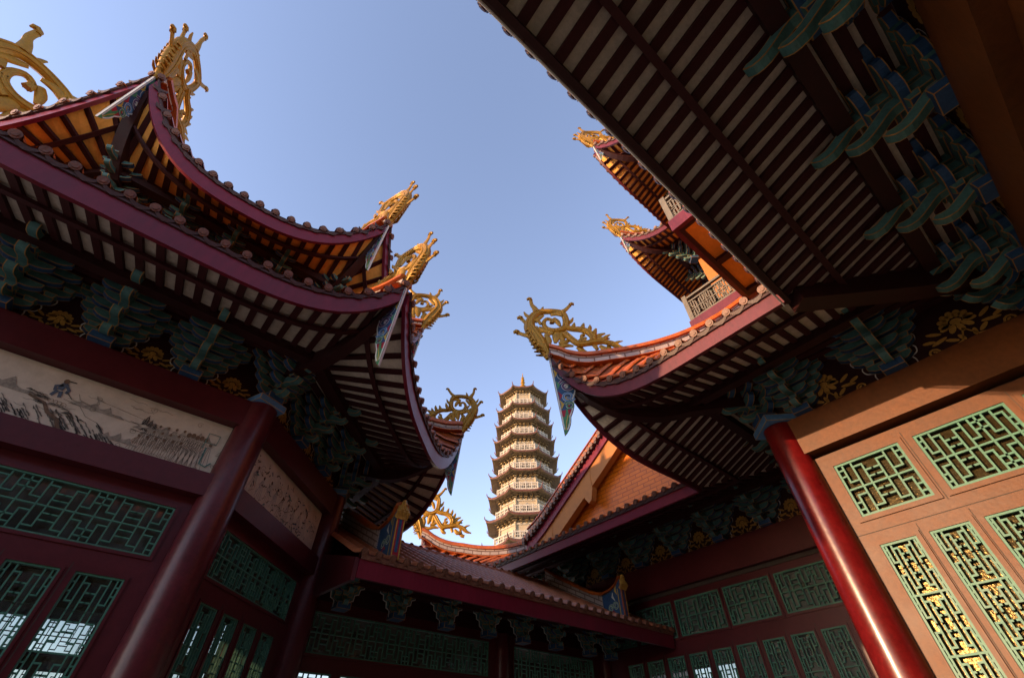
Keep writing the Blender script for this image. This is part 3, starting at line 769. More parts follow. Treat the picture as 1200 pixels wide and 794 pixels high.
for i, (a, b) in enumerate(ring(PA)):
    a3 = V((a[0], a[1], 0)); b3 = V((b[0], b[1], 0)); L = (b3 - a3).length; t = (b3 - a3).normalized(); n = V((t.y, -t.x, 0))
    F = frame(a3, t, n)
    mb = MB(); mb.box(F, .12, L - .12, -.14, .12, 3.14, 3.49, 'maroon'); mb.build('top_beam', pav)
    mb = MB(); mb.box(F, .12, L - .12, -.14, .12, 2.22, 2.47, 'maroon'); mb.build('lower_beam', pav)
    mb = MB(); mb.box(F, .12, L - .12, -.12, -.03, 2.47, 3.14, 'dark'); mb.build('mural_backing', pav)
    mural(F, L, 2.475, 3.135, 11 + i, i == 0)
    # bracket board and brackets
    mb = MB(); mb.box(F, .0, L, -.12, .0, 3.49, 4.22, 'beam')
    nb = 4 if L > 3 else 3
    F2 = lambda x, y, d: F(x, .004 + d, 3.49 + y)
    for k in range(nb + 1):
        if 0 < k < nb: outline(mb, F2, L * k / nb, 1., 0)
        if k < nb: flower(mb, F2, L * (k + .5) / nb, .0, .8, .002)
    mb.build('bracket_board', pav)
    for k in range(1, nb): bracket(pav, F(L * k / nb, .03, 3.49), t, n)
    tb = (V((ring(PA)[(i + 1) % 8][1][0], ring(PA)[(i + 1) % 8][1][1], 0)) - b3).normalized()
    dg = (n + V((tb.y, -tb.x, 0))).normalized()
    bracket(pav, b3 + V((0, 0, 3.58)) + dg * .02, V((-dg.y, dg.x, 0)), dg, BR, 1.0)
    # transom and doors
    tz0, tz1, dz1 = 1.585, 2.075, 1.365
    ta, tbb = .36, L - .33
    if L < 3: nd = 4; d0, d1 = .40, L - .42
    else: nd = 6; d0, d1 = .36, L - .36
    wd = (d1 - d0) / nd
    doors = [(d0 + k * wd + .055, d0 + (k + 1) * wd - .055) for k in range(nd)]
    mb = MB()
    infill(mb, F, .1, L - .1, [(tz1, 2.22, []), (tz0, tz1, [(ta, tbb)]), (dz1, tz0, []), (-.4, dz1, doors), (GZ, -.4, [])], 'maroon', -.1, -.02)
    gaps(mb, F, doors, -1.3, dz1 + .07)
    mb.build('wall_frame', pav)
    window(pav, F, ta, tbb, tz0, tz1, 10 if L > 3 else 8, 2, 'glass', 'maroon', -.04, .013, .03, back=.045)
    for (x0, x1) in doors: window(pav, F, x0, x1, -.4, dz1, 2, 6, 'glass', 'maroon', -.04, .012, .025, 'door_leaf', back=.045)
# ceilings, upper storey walls and brackets
mb = MB(); mb.face([V((x, y, 3.2)) for x, y in PA], 'ceil'); mb.build('ceiling', pav)
mb = MB(); mb.face([V((x, y, 5.0)) for x, y in PA], 'dark'); mb.build('upper_floor', pav)
for i, (a, b) in enumerate(ring(UP)):
    a3 = V((a[0], a[1], 0)); b3 = V((b[0], b[1], 0)); L = (b3 - a3).length; t = (b3 - a3).normalized(); n = V((t.y, -t.x, 0))
    F = frame(a3, t, n)
    mb = MB(); mb.box(F, 0, L, -.12, .0, 4.6, 6.02, 'bounce_ochre'); mb.build('upper_wall', pav)
    mb = MB(); mb.box(F, -.02, L + .02, -.0, .07, 5.3, 5.48, 'maroon'); mb.build('upper_beam', pav)
    nb = 4 if L > 2 else 2
    for k in range(1, nb): bracket(pav, F(L * k / nb, .02, 5.48), t, n, BR, .72)
    tb = (V((ring(UP)[(i + 1) % 8][1][0], ring(UP)[(i + 1) % 8][1][1], 0)) - b3).normalized()
    dg = (n + V((tb.y, -tb.x, 0))).normalized()
    bracket(pav, b3 + V((0, 0, 5.48)) + dg * .02, V((-dg.y, dg.x, 0)), dg, BR, .8)

# ================================================================== TOWER HALL (right, lit wall)
twr = thing('tower_hall', 'brick-red hall on the right with sunlit lattice windows, red corner column and balconied upper storey', 'hall', (6.284, 1.626, GZ))
KX, KY, IC, X2, MY = 6.284, 1.626, -1.43, 9.4, 9.70
RT = (1.42, 2.35, 3.6, .0); RTE = (1.42, 2.35, 3.6, .417)
pW = Panel((KX, KY), (KX, IC), 2.166, 2.167, -1.81, 3.61, 4.08, 4.16, RT, None, rise=.14, s1=.58, s2=.13, Q=.2)
pE = Panel((X2, KY), (KX, KY), 1.75, -2.35, 2.166, 3.58, 4.08, 4.16, None, RTE, rise=.14, s1=.58, s2=.13, Q=.2)
roof_panel(twr, pW, fascia='pink'); roof_panel(twr, pE, fascia='pink')
tip(twr, pW, False, 1.0, 1.15, q0=-.15, hh=.32)
F = frame((KX, KY, 0), (0, -1, 0), (-1, 0, 0)); L = KY - IC
mb = MB(); mb.box(F, .1, L, -.1, .12, 2.99, 3.49, 'terracotta'); mb.build('top_beam', twr)
mb = MB(); mb.box(F, 0, L, -.12, .0, 3.49, 4.16, 'beam')
F2 = lambda x, y, d: F(x, .004 + d, 3.49 + y)
brs = [1.54]
for x in brs: outline(mb, F2, x, 1.12)
for x in (.77, 2.3): flower(mb, F2, x, .0, 1.25, .002)
mb.build('bracket_board', twr)
for x in brs: bracket(twr, F(x, .03, 3.49), (0, -1, 0), (-1, 0, 0), BR, 1.1)
bracket(twr, V((KX - .03, KY + .03, 3.6)), (-1, -1, 0), (-1, 1, 0), BR, 1.15)
bracket(twr, F(.42, .03, 3.49), (0, -1, 0), (-1, 0, 0), BR, 1.0)
rows_t = [(1.626 - 1.26, 1.626 - .54), (1.626 - .39, 1.626 + .45), (1.626 + .6, 1.626 + 1.25)]
doors = [(1.626 - 1.25 + .468 * k, 1.626 - .90 + .468 * k) for k in range(5)]
mb = MB(); infill(mb, F, .1, L, [(2.77, 2.94, []), (2.13, 2.77, rows_t), (1.82, 2.13, []), (-.2, 1.82, doors), (GZ, -.2, [])], 'terracotta', -.1, -.02)
gaps(mb, F, doors, -1.3, 1.93); gaps(mb, F, rows_t, 2.06, 2.87); mb.box(F, .12, L, -.03, -.0185, 1.955, 1.963, 'dark'); mb.build('wall_frame', twr)
for k, (x0, x1) in enumerate(rows_t): window(twr, F, x0, x1, 2.13, 2.77, 2 if k == 0 else 3, 2, 'frost', 'terracotta', -.035, .02, .05)
for (x0, x1) in doors: window(twr, F, x0, x1, -.2, 1.82, 2, 8, 'frost', 'terracotta', -.035, .018, .045, 'door_leaf')
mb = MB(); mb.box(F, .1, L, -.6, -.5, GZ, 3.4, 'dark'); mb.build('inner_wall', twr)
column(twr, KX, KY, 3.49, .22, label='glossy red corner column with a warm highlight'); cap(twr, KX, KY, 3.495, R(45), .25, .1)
# end face towards the courtyard
F = frame((X2, KY, 0), (-1, 0, 0), (0, 1, 0)); L = X2 - KX
mb = MB(); mb.box(F, 0, L - .1, -.1, .12, 2.99, 3.49, 'maroon'); mb.build('top_beam', twr)
mb = MB(); mb.box(F, 0, L, -.12, .0, 3.49, 4.16, 'beam')
F2 = lambda x, y, d: F(x, .004 + d, 3.49 + y)
for x in (.62, 1.4, 2.2): outline(mb, F2, x)
for x in (1.0, 1.8, 2.7): flower(mb, F2, x, 0, .9, .002)
mb.build('bracket_board', twr)
for x in (.62, 1.4, 2.2): bracket(twr, F(x, .03, 3.49), (-1, 0, 0), (0, 1, 0), BR)
mb = MB(); mb.box(F, 0, L - .1, -.1, -.02, GZ, 2.94, 'maroon'); mb.build('end_wall', twr)
# tower body under the upper storey
mb = MB(); I = frame((0, 0, 0), (1, 0, 0), (0, -1, 0))
mb.hexa([V(p) for p in ((6.75, -6, 4.2), (14, -6, 4.2), (14, .87, 4.2), (6.75, .87, 4.2))], [V(p) for p in ((6.75, -6, 12.6), (14, -6, 12.6), (14, .87, 12.6), (6.75, .87, 12.6))], 'tan')
mb.hexa([V(p) for p in ((9.74, .88, 5.2), (14, .88, 5.2), (14, 2.36, 5.2), (9.74, 2.36, 5.2))], [V(p) for p in ((9.74, .88, 12.6), (14, .88, 12.6), (14, 2.36, 12.6), (9.74, 2.36, 12.6))], 'tan')
mb.build('upper_wall', twr)
# balcony slab: L-shaped, soffit panels between beams
Z0, Z1 = 8.5, 8.86
SB = [((5.99, -6), (8.98, 1.64)), ((8.98, -6), (14.5, 3.12))]
mb = MB()
def bx(m_, x0, x1, y0, y1, z0, z1, m): m_.hexa([V((x0, y0, z0)), V((x1, y0, z0)), V((x1, y1, z0)), V((x0, y1, z0))], [V((x0, y0, z1)), V((x1, y0, z1)), V((x1, y1, z1)), V((x0, y1, z1))], m)
bx(mb, 6.02, 8.985, -6, 1.61, Z0 + .12, Z1, 'orange'); bx(mb, 9.01, 14.5, -6, 3.09, Z0 + .12, Z1, 'orange')
mb.build('balcony_slab', twr)
mb = MB()
bx(mb, 5.99, 6.09, -6, 1.64, Z0 + .003, Z1 + .03, 'pink'); bx(mb, 6.09, 8.98, 1.54, 1.64, Z0, Z1 + .02, 'pink')
bx(mb, 8.98, 9.18, -.5, 3.12, Z0 + .003, Z1 + .03, 'pink'); bx(mb, 9.18, 14.5, 2.92, 3.12, Z0, Z1 + .02, 'pink')
mb.build('balcony_edge', twr)
def beam1(*a):
    mb = MB(); bx(mb, *a, 'beam'); mb.build('balcony_beam', twr)
for x in (7.45, 8.8): beam1(x, x + .17, .95, 1.46, Z0 + .01, Z0 + .115)
for x in (9.18, 10.6, 12.0, 13.4): beam1(x, x + .17, 2.36, 2.92, Z0 + .01, Z0 + .115)
for y in (-.6, -2.2, -3.8): beam1(6.18, 6.75, y, y + .17, Z0 + .01, Z0 + .115)
beam1(6.092, 6.18, -6, 1.538, Z0 - .001, Z0 + .115); beam1(6.18, 8.98, 1.46, 1.538, Z0 - .002, Z0 + .115); beam1(6.75, 9.7, .872, .95, Z0 - .003, Z0 + .115)
def rail(x0, y0, x1, y1, z):
    a = V((x0, y0, 0)); b = V((x1, y1, 0)); L = (b - a).length; t = (b - a).normalized(); F = frame(a, t, V((t.y, -t.x, 0)))
    mb = MB(); n = max(1, round(L / 1.5))
    for k in range(n + 1):
        x = L * k / n; mb.box(F, x - .065, x + .065, -.065, .065, z, z + 1.02, 'railwood')
    for k in range(n):
        xa, xb = L * k / n + .065, L * (k + 1) / n - .065
        mb.box(F, xa, xb, -.04, .04, z + .88, z + .95, 'railwood'); mb.box(F, xa, xb, -.03, .03, z + .72, z + .77, 'railwood'); mb.box(F, xa, xb, -.03, .03, z + .06, z + .12, 'railwood')
        for (u0, v0, u1, v1) in lat_lines(xb - xa, .6, 5, 2):
            if u1 < u0: u0, u1 = u1, u0
            if v1 < v0: v0, v1 = v1, v0
            b_ = .016
            if abs(v1 - v0) < 1e-6: mb.box(F, xa + u0 - b_, xa + u1 + b_, -.017, .017, z + .12 + v0 - b_, z + .12 + v0 + b_, 'railwood')
            else: mb.box(F, xa + u0 - b_, xa + u0 + b_, -.015, .015, z + .12 + v0, z + .12 + v1, 'railwood')
    mb.build('balcony_railing', twr)
rail(6.08, 1.55, 6.08, -5.5, Z1 + .03); rail(8.9, 1.55, 6.2, 1.55, Z1 + .03); rail(9.08, 3.02, 9.08, 1.7, Z1 + .03); rail(14.3, 3.02, 9.2, 3.02, Z1 + .03)
TT = (1.0, 2.0, 3.0, .12)
D = 1.42
ups = [Panel((6.75, .87), (6.75, -6), D, D, 0, 12.12, 12.5, 12.55, TT, None, rise=.16, s1=.4, s2=.1, Q=.6),
       Panel((9.74, .87), (6.75, .87), D, -D, D, 12.12, 12.5, 12.55, None, TT, rise=.16, s1=.4, s2=.1, Q=.6),
       Panel((9.74, 2.36), (9.74, .87), D, D, -D, 12.12, 12.5, 12.55, TT, None, rise=.16, s1=.4, s2=.1, Q=.6),
       Panel((14, 2.36), (9.74, 2.36), D, 0, D, 12.12, 12.5, 12.55, None, TT, rise=.16, s1=.4, s2=.1, Q=.6)]
for p in ups: roof_panel(twr, p, 'bounce_ochre', 'pink', fh=.2)
tip(twr, ups[0], False, .92, .72, q0=-.4, hh=.28); tip(twr, ups[2], False, .92, .72, q0=-.4, hh=.28)
for (o, t, n, s) in [((6.73, .87 - .9 * k, 11.75), (0, -1, 0), (-1, 0, 0), 1.) for k in range(1, 4)] + [((9.74 - .75 * k, .9, 11.75), (-1, 0, 0), (0, 1, 0), 1.) for k in range(1, 4)] + [((9.71, 1.5, 11.75), (0, -1, 0), (-1, 0, 0), 1.)] + [((14 - .85 * k, 2.39, 11.75), (-1, 0, 0), (0, 1, 0), 1.) for k in range(1, 5)] + [((6.74, .88, 11.7), (-1, -1, 0), (-1, 1, 0), 1.15), ((9.73, 2.37, 11.7), (-1, -1, 0), (-1, 1, 0), 1.15)]:
    bracket(twr, o, t, n, BR, s * .95)

# ================================================================== SIDE HALL (overhead eave)
side = thing('side_hall', 'dark hall whose striped overhanging eave crosses the top right above the viewer, big beaked brackets', 'hall', (0, IC, GZ))
SX = -7.0
pS = Panel((KX, IC), (SX, IC), 1.81, -2.166, 0, 3.60, 4.02, 4.1, None, None, rise=.12, s1=.4, s2=.1, Q=.6)
roof_panel(side, pS, fascia='beam', fh=.16, sp=.172, tend='tile_dark')
mb = MB(); mb.tube([V((4.1, .455, 3.492)), V((0, .455, 3.492)), V((SX, .455, 3.492))], .009, 'white', 6); mb.build('eave_cable', side)
# valley beam in the inside corner
hb = hip_beam(side, pS, False, .2, .3)
F = frame((KX, IC, 0), (-1, 0, 0), (0, 1, 0)); L = KX - SX
mb = MB(); mb.box(F, .0, L, -.1, .12, 2.99, 3.49, 'terracotta'); mb.build('top_beam', side)
mb = MB(); mb.box(F, 0, L, -.12, .0, 3.49, 4.1, 'beam')
F2 = lambda x, y, d: F(x, .004 + d, 3.49 + y)
xs = [.95 + 1.12 * k for k in range(11)]
for x in xs: outline(mb, F2, x, 1.1); flower(mb, F2, x + .56, 0, 1.05, .002)
mb.build('bracket_board', side)
for x in xs: bracket(side, F(x, .03, 3.49), (-1, 0, 0), (0, 1, 0), BR_BIG, 1.)
bracket(side, F(.12, .12, 3.5), (-1, -1, 0), (-1, 1, 0), BR_BIG, .95)
rows_t = [(.5 + 1.12 * k, 1.4 + 1.12 * k) for k in range(11)]
mb = MB(); infill(mb, F, 0, L, [(2.77, 2.99, []), (2.13, 2.77, rows_t), (1.82, 2.13, []), (-.2, 1.82, rows_t), (GZ, -.2, [])], 'terracotta', -.1, -.02); mb.build('wall_frame', side)
for (x0, x1) in rows_t:
    window(side, F, x0, x1, 2.13, 2.77, 2, 2, 'frost', 'terracotta', -.035, .02, .05)
    window(side, F, x0, x1, -.2, 1.82, 3, 6, 'frost', 'terracotta', -.035, .02, .05, 'door_leaf')
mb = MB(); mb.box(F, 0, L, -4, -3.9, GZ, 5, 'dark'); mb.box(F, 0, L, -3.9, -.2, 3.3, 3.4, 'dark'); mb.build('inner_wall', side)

# ================================================================== MAIN HALL (gable, centre right)
hall = thing('main_hall', 'maroon main hall with orange tiled gable rising behind the courtyard', 'hall', (X2, 6, GZ))
HT = (1.55, 2.7, 3.0, .34)
pM = Panel((X2, MY), (X2, KY), 2.35, 2.5, -1.75, 3.58, 4.08, 4.16, HT, None, rise=.14, s1=.22, s2=.13, Q=.15)
pN = Panel((X2 + 6, MY), (X2, MY), 2.5, 0, 2.35, 3.58, 4.08, 4.16, None, (1.55, 2.7, 3.0, .2), rise=.14, s1=.22, s2=.13, Q=.15)
roof_panel(hall, pM); roof_panel(hall, pN)
tip(hall, pM, False, 1.12, .9, q0=-.1, hh=.34)
F = frame((X2, MY, 0), (0, -1, 0), (-1, 0, 0)); L = MY - KY
mb = MB(); mb.box(F, 0, L, -.1, .12, 2.93, 3.49, 'maroon'); mb.build('top_beam', hall)
mb = MB(); mb.box(F, 0, L, -.12, .0, 3.49, 4.16, 'beam')
F2 = lambda x, y, d: F(x, .004 + d, 3.49 + y)
xs = [.2 + 1.02 * k for k in range(8)]
for x in xs: outline(mb, F2, x, 1.05); flower(mb, F2, x + .51, 0, 1.0, .002)
mb.build('bracket_board', hall)
for x in xs: bracket(hall, F(x, .03, 3.49), (0, -1, 0), (-1, 0, 0), BR, 1.05)
A = lambda y: MY - y
tr = [(A(6.93 + 1.06), A(6.93 + .1)), (A(6.93), A(5.98)), (A(5.89), A(4.85)), (A(4.76), A(3.8)), (A(3.7), A(2.75)), (A(2.65), A(1.9))]
dl = [(A(7.37 - .51 * k), A(6.97 - .51 * k)) for k in range(11)]
mb = MB(); infill(mb, F, .1, L, [(2.73, 2.86, []), (2.08, 2.73, tr), (1.78, 2.08, []), (-.3, 1.78, dl), (GZ, -.3, [])], 'maroon', -.1, -.02); gaps(mb, F, dl, -1.3, 1.88); mb.build('wall_frame', hall)
for (x0, x1) in tr: window(hall, F, x0, x1, 2.08, 2.73, 3, 2, 'grey_glass', 'maroon', -.035, .02, .04)
for (x0, x1) in dl: window(hall, F, x0, x1, -.3, 1.78, 2, 8, 'glass' if x0 < 3.6 else 'grey_glass', 'maroon', -.035, .016, .03, 'door_leaf')
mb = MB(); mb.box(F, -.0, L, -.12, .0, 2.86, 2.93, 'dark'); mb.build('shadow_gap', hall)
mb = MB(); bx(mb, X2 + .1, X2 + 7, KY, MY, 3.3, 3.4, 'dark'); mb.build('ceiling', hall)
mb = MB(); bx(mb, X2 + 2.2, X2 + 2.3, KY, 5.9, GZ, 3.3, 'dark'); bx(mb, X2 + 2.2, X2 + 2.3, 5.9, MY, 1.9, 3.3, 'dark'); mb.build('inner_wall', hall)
F = frame((X2 + 6, MY, 0), (-1, 0, 0), (0, 1, 0))
mb = MB(); mb.box(F, 0, 6, -.1, 0, 2.1, 4.16, 'maroon'); mb.box(F, 0, 6, -.1, 0, GZ, -.2, 'maroon'); mb.build('side_wall', hall)
# gable with bargeboards
GX = 8.75; YC = 5.0
prof = [(9.75, 4.90), (9.4, 5.03), (9.0, 5.24), (8.4, 5.62), (7.6, 6.12), (6.8, 6.62), (6.33, 6.93), (5.6, 7.45), (YC, 7.95)]
prof = prof + [(2 * YC - y, z) for y, z in prof[-2::-1]]
mb = MB()
low = 4.3
for k in range(len(prof) - 1):
    (y0, z0), (y1, z1) = prof[k], prof[k + 1]
    mb.face([V((GX + .35, y0, low)), V((GX + .35, y1, low)), V((GX + .35, y1, z1)), V((GX + .35, y0, z0))][::-1], 'gable', [(y0, low), (y1, low), (y1, z1), (y0, z0)][::-1])
mb.build('gable_wall', hall)
def offs(dz): return [(y, z + dz) for y, z in prof]
def strip(mb, x0, x1, top, bot, m):
    secs = []
    for (y, z), (y2, z2) in zip(top, bot): secs.append([V((x0, y2, z2)), V((x1, y2, z2)), V((x1, y, z)), V((x0, y, z))])
    mb.sweep(secs, m)
mb = MB(); strip(mb, GX - .06, GX, offs(.0), offs(-.30), 'fascia'); mb.build('bargeboard', hall)
mb = MB(); strip(mb, GX + .002, GX + .2, offs(-.03), offs(-.82), 'tan')
mb.build('gable_band', hall)
for s, (y, z) in [(0, (8.9, 5.28)), (1, (7.3, 6.3)), (2, (5.6, 7.4))]:
    mb = MB(); F2 = lambda a, b, d: V((GX - .02 + .17 - d, y + a, z + b))
    mb.prism(F2, [(-.16, -.25), (.16, -.45), (.12, -.95), (.0, -1.12), (-.1, -1.06), (-.18, -.78)], -.02, .16, 'tan'); mb.build('gable_corbel', hall)
mb = MB()
strip(mb, GX - .16, GX + 6, offs(.14), offs(.0), 'tile')
rdg = mb.build('gable_roof', hall)
mb = MB()
# tile ends along the verge and the capped ridge above them
for k in range(len(prof) - 1):
    (y0, z0), (y1, z1) = prof[k], prof[k + 1]; m = max(1, round(math.hypot(y1 - y0, z1 - z0) / .17))
    for j in range(m):
        y, z = lerp(y0, y1, j / m), lerp(z0, z1, j / m)
        mb.tube([V((GX + .3, y, z + .1)), V((GX - .2, y, z + .03))], .062, 'tile_end', 10)
        mb.tube([V((GX + .3, y + .03, z + .03)), V((GX - .17, y + .03, z - .05))], .05, 'tile_dark', 8)
mb.build('verge_tiles', rdg, 50)
mb = MB(); secs = []; uvs = []; l = 0
for k, (y, z) in enumerate(prof):
    if k: l += math.hypot(y - prof[k - 1][0], z - prof[k - 1][1])
    secs.append([V((GX + .0, y, z + .12)), V((GX + .16, y, z + .12)), V((GX + .16, y, z + .36)), V((GX + .0, y, z + .36))]); uvs.append([(l, 0), (l, .02), (l, .24), (l, .26), (l, 0)])
mb.sweep(secs, 'whitebrick', True, uvs); vr = mb.build('gable_ridge', hall)
mb = MB(); mb.sweep([[V((GX + .08 + .13 * math.cos(PI * j / 6), y, z + .36 + .09 * math.sin(PI * j / 6))) for j in range(7)] for y, z in prof], 'tile'); mb.build('ridge_cap', vr, 50)

# ================================================================== GALLERY (low link in the middle)
gal = thing('covered_gallery', 'low gallery with pale tiled roof linking the pavilion and the main hall', 'gallery', (6, 7.7, GZ))
GA, GB, GW, GE = 2.42, 9.34, 7.7, 6.12
pG = Panel((GA, GW), (GB, GW), GW - GE, 0, 0, 2.0, 2.35, 2.4, None, None, rise=.19, s1=.50, s2=.0, Q=.55)
pG2 = Panel((GB, 9.3), (GA, 9.3), GW - GE, 0, 0, 2.0, 2.35, 2.4, None, None, rise=.19, s1=.50, s2=.0, Q=.55)
roof_panel(gal, pG, fh=.24, tile='gtile', drip='tile_end'); roof_panel(gal, pG2, fh=.2, tile='gtile')
mb = MB(); mb.tube([V((GA, 8.5, 3.38)), V((GB, 8.5, 3.38))], .09, 'gtile', 10); mb.build('ridge_tile', gal)
mb = MB(); F = frame((GA, GW, 0), (1, 0, 0), (0, -1, 0))
mb.prism(lambda a, b, d: V((GA - .0 + d, GW - a, b)), [(-.0, 2.62), (1.62, 2.14), (1.62, 1.86), (-.0, 1.95), (-1.0, 2.1), (-1.0, 3.1)], -.06, -.004, 'maroon'); mb.build('bargeboard', gal)
for X in (2.95, 8.25):
    e0 = 6.36 if X > 5 else 6.22
    top = [(e0 - .05, 3.02), (e0 + .06, 2.91), (e0 + .22, 2.84), (e0 + .45, 2.81), (e0 + .65, 2.86), (e0 + .9, 2.98), (e0 + 1.3, 3.20), (e0 + 1.75, 3.46), (8.5, 3.72)]
    zroof = lambda y: 2.19 + .50 * (y - GE)
    mb = MB(); secs = []; uvs = []
    for y, z in top[3:]:
        secs.append([V((X - .09, y, zroof(y) - .02)), V((X + .09, y, zroof(y) - .02)), V((X + .09, y, z)), V((X - .09, y, z))]); uvs.append([(y, 0), (y, .02), (y, z - zroof(y)), (y, z - zroof(y)), (y, 0)])
    mb.sweep(secs, 'whitebrick', True, uvs); dr = mb.build('descending_ridge', gal)
    mb = MB(); mb.sweep([[V((X + .12 * math.cos(PI * j / 6), y, z + .075 * math.sin(PI * j / 6))) for j in range(7)] for y, z in top], 'tile' ); mb.build('ridge_cap', dr, 50)
    mb = MB(); secs = [[V((X - .066, y, zroof(y) - .02)), V((X + .066, y, zroof(y) - .02)), V((X + .066, y, z - .002)), V((X - .066, y, z - .002))] for y, z in top[:4]]
    mb.sweep(secs, 'blue')
    y0 = e0 - .055
    mb.box(frame((X, y0, 0), (1, 0, 0), (0, -1, 0)), -.065, .065, -.01, .012, 2.25, 2.98, 'red')
    mb.box(frame((X, y0, 0), (1, 0, 0), (0, -1, 0)), -.065, -.05, .012, .016, 2.25, 2.98, 'yellow'); mb.box(frame((X, y0, 0), (1, 0, 0), (0, -1, 0)), .05, .065, .012, .016, 2.25, 2.98, 'yellow')
    mb.box(frame((X, y0, 0), (1, 0, 0), (0, -1, 0)), -.022, .022, .012, .018, 2.35, 2.86, 'blue')
    for sg in (-1, 1):
        F2 = lambda a, b, d: V((X + sg * (.07 + d), e0 + a, 2.45 + b))
        mb.ribbon(F2, spiral(.12, .10, .08, .02, 0, 1.3), .03, 'white', .0); mb.ribbon(F2, spiral(.12, .10, .08, .02, 0, 1.3), .016, 'green', .003)
        mb.ribbon(F2, spiral(.25, .08, .07, .02, PI, -1.3), .03, 'white', .0); mb.ribbon(F2, spiral(.25, .08, .07, .02, PI, -1.3), .016, 'green', .003)
        mb.ribbon(F2, [(.12, .2), (.18, .28), (.16, .36)], [.01, .05, .01], 'white', .001); mb.ribbon(F2, [(.05, .3), (.09, .38), (.06, .46)], [.01, .05, .01], 'yellow', .001)
        mb.ribbon(F2, [(.15, -.02), (.2, .03), (.24, -.03)], .03, 'red', .004)
        mb.ribbon(F2, [(.02, -.15), (.02, .4)], .02, 'yellow', .0015)
    # carved head on the raised end
    for k in range(5): mb.tube([V((X - .07 + .035 * k, y0 - .0, 2.84)), V((X - .07 + .035 * k, y0 - .07, 2.91 + .03 * (k % 2))), V((X - .07 + .035 * k, y0 - .03, 3.0 + .03 * (k % 2)))], [.04, .04, .02], 'goldpaint', 7)
    mb.tube([V((X, y0, 2.95)), V((X, y0 - .05, 3.04)), V((X, y0 - .04, 3.1))], [.07, .05, .03], 'goldpaint', 8)
    mb.build('ridge_end_board', dr)
F = frame((GA, GW, 0), (1, 0, 0), (0, -1, 0)); L = GB - GA
w1 = [(.12, 3.45)]; w2 = [(4.05, 6.25)]
mb = MB(); infill(mb, F, 0, 6.5, [(1.85, 2.0, []), (1.33, 1.85, w1 + w2), (1.12, 1.33, []), (-.2, 1.12, [(.1, .62), (.75, 1.27), (1.4, 1.92), (2.05, 2.57), (2.7, 3.22), (4.1, 4.62), (4.75, 5.27), (5.4, 5.92)]), (GZ, -.2, [])], 'maroon', -.1, -.02); mb.build('wall_frame', gal)
window(gal, F, .12, 3.45, 1.33, 1.85, 12, 2, 'grey_glass', 'maroon', -.035, .014, .03); window(gal, F, 4.05, 6.25, 1.33, 1.85, 8, 2, 'glass', 'maroon', -.035, .014, .03)
for x in (.1, .75, 1.4, 2.05, 2.7, 4.1, 4.75, 5.4): window(gal, F, x, x + .52, -.2, 1.12, 2, 5, 'glass', 'maroon', -.035, .014, .03, 'door_leaf')
mb = MB(); mb.box(F, 0, L, -.1, -.0, 2.0, 2.4, 'beam')
F2 = lambda x, y, d: F(x, .4 + d, 1.93 + y)
mb.build('bracket_board', gal)
for k, x in enumerate([.38, 1.3, 2.25, 3.15, 3.95, 4.8, 5.75, 6.4]):
    o = F(x, .30, 1.82); bracket(gal, o, (1, 0, 0), (0, -1, 0), BR_SMALL, .95)
    mb = MB(); F2 = lambda a, b, d: F(x + a, .33 + d, 1.83 + b)
    pts = [(.40, .42), (.33, .40), (.32, .33), (.26, .31), (.25, .24), (.19, .22), (.18, .14), (.12, .12), (.11, .03), (.05, .0)]
    pl = pts + [(-a, b) for a, b in pts[::-1]]
    mb.prism(F2, pl, -.02, 0, 'teal'); mb.ribbon(F2, pl, .016, 'white', .003)
    for k2 in range(4):
        for c in range(-k2, k2 + 1): mb.prism(F2, [(c * .085 - .03, .04 + k2 * .1), (c * .085 + .03, .04 + k2 * .1), (c * .085 + .035, .1 + k2 * .1), (c * .085 - .035, .1 + k2 * .1)], .002, .03, 'blue', 'edge')
    mb.ribbon(F2, [(.02, .3), (.1, .24), (.18, .28), (.24, .36)], [.02, .06, .06, .02], 'goldpaint', .034); mb.ribbon(F2, [(.05, .38), (.13, .33), (.2, .38)], [.02, .05, .02], 'goldpaint', .036)
    mb.build('bracket_plaque', gal)
mb = MB(); mb.box(F, .0, L, .24, .4, 2.18, 2.3, 'rafter'); mb.build('eave_purlin', gal)
for x in (3.75, 6.62): column(gal, GA + x, GW, 2.0, .14, 'maroon')
F = frame((GB, 9.6, 0), (-1, 0, 0), (0, 1, 0))
mb = MB(); infill(mb, F, 0, L, [(1.5, 2.4, []), (.3, 1.5, [(.3, 2.2), (2.4, 4.4), (4.7, 6.6)]), (GZ, .3, [])], 'maroon', -.1, -.02); mb.build('back_wall', gal)
mb = MB(); mb.face([V((GA, 7.75, 2.02)), V((GB, 7.75, 2.02)), V((GB, 9.5, 2.02)), V((GA, 9.5, 2.02))], 'ceil'); mb.build('ceiling', gal)

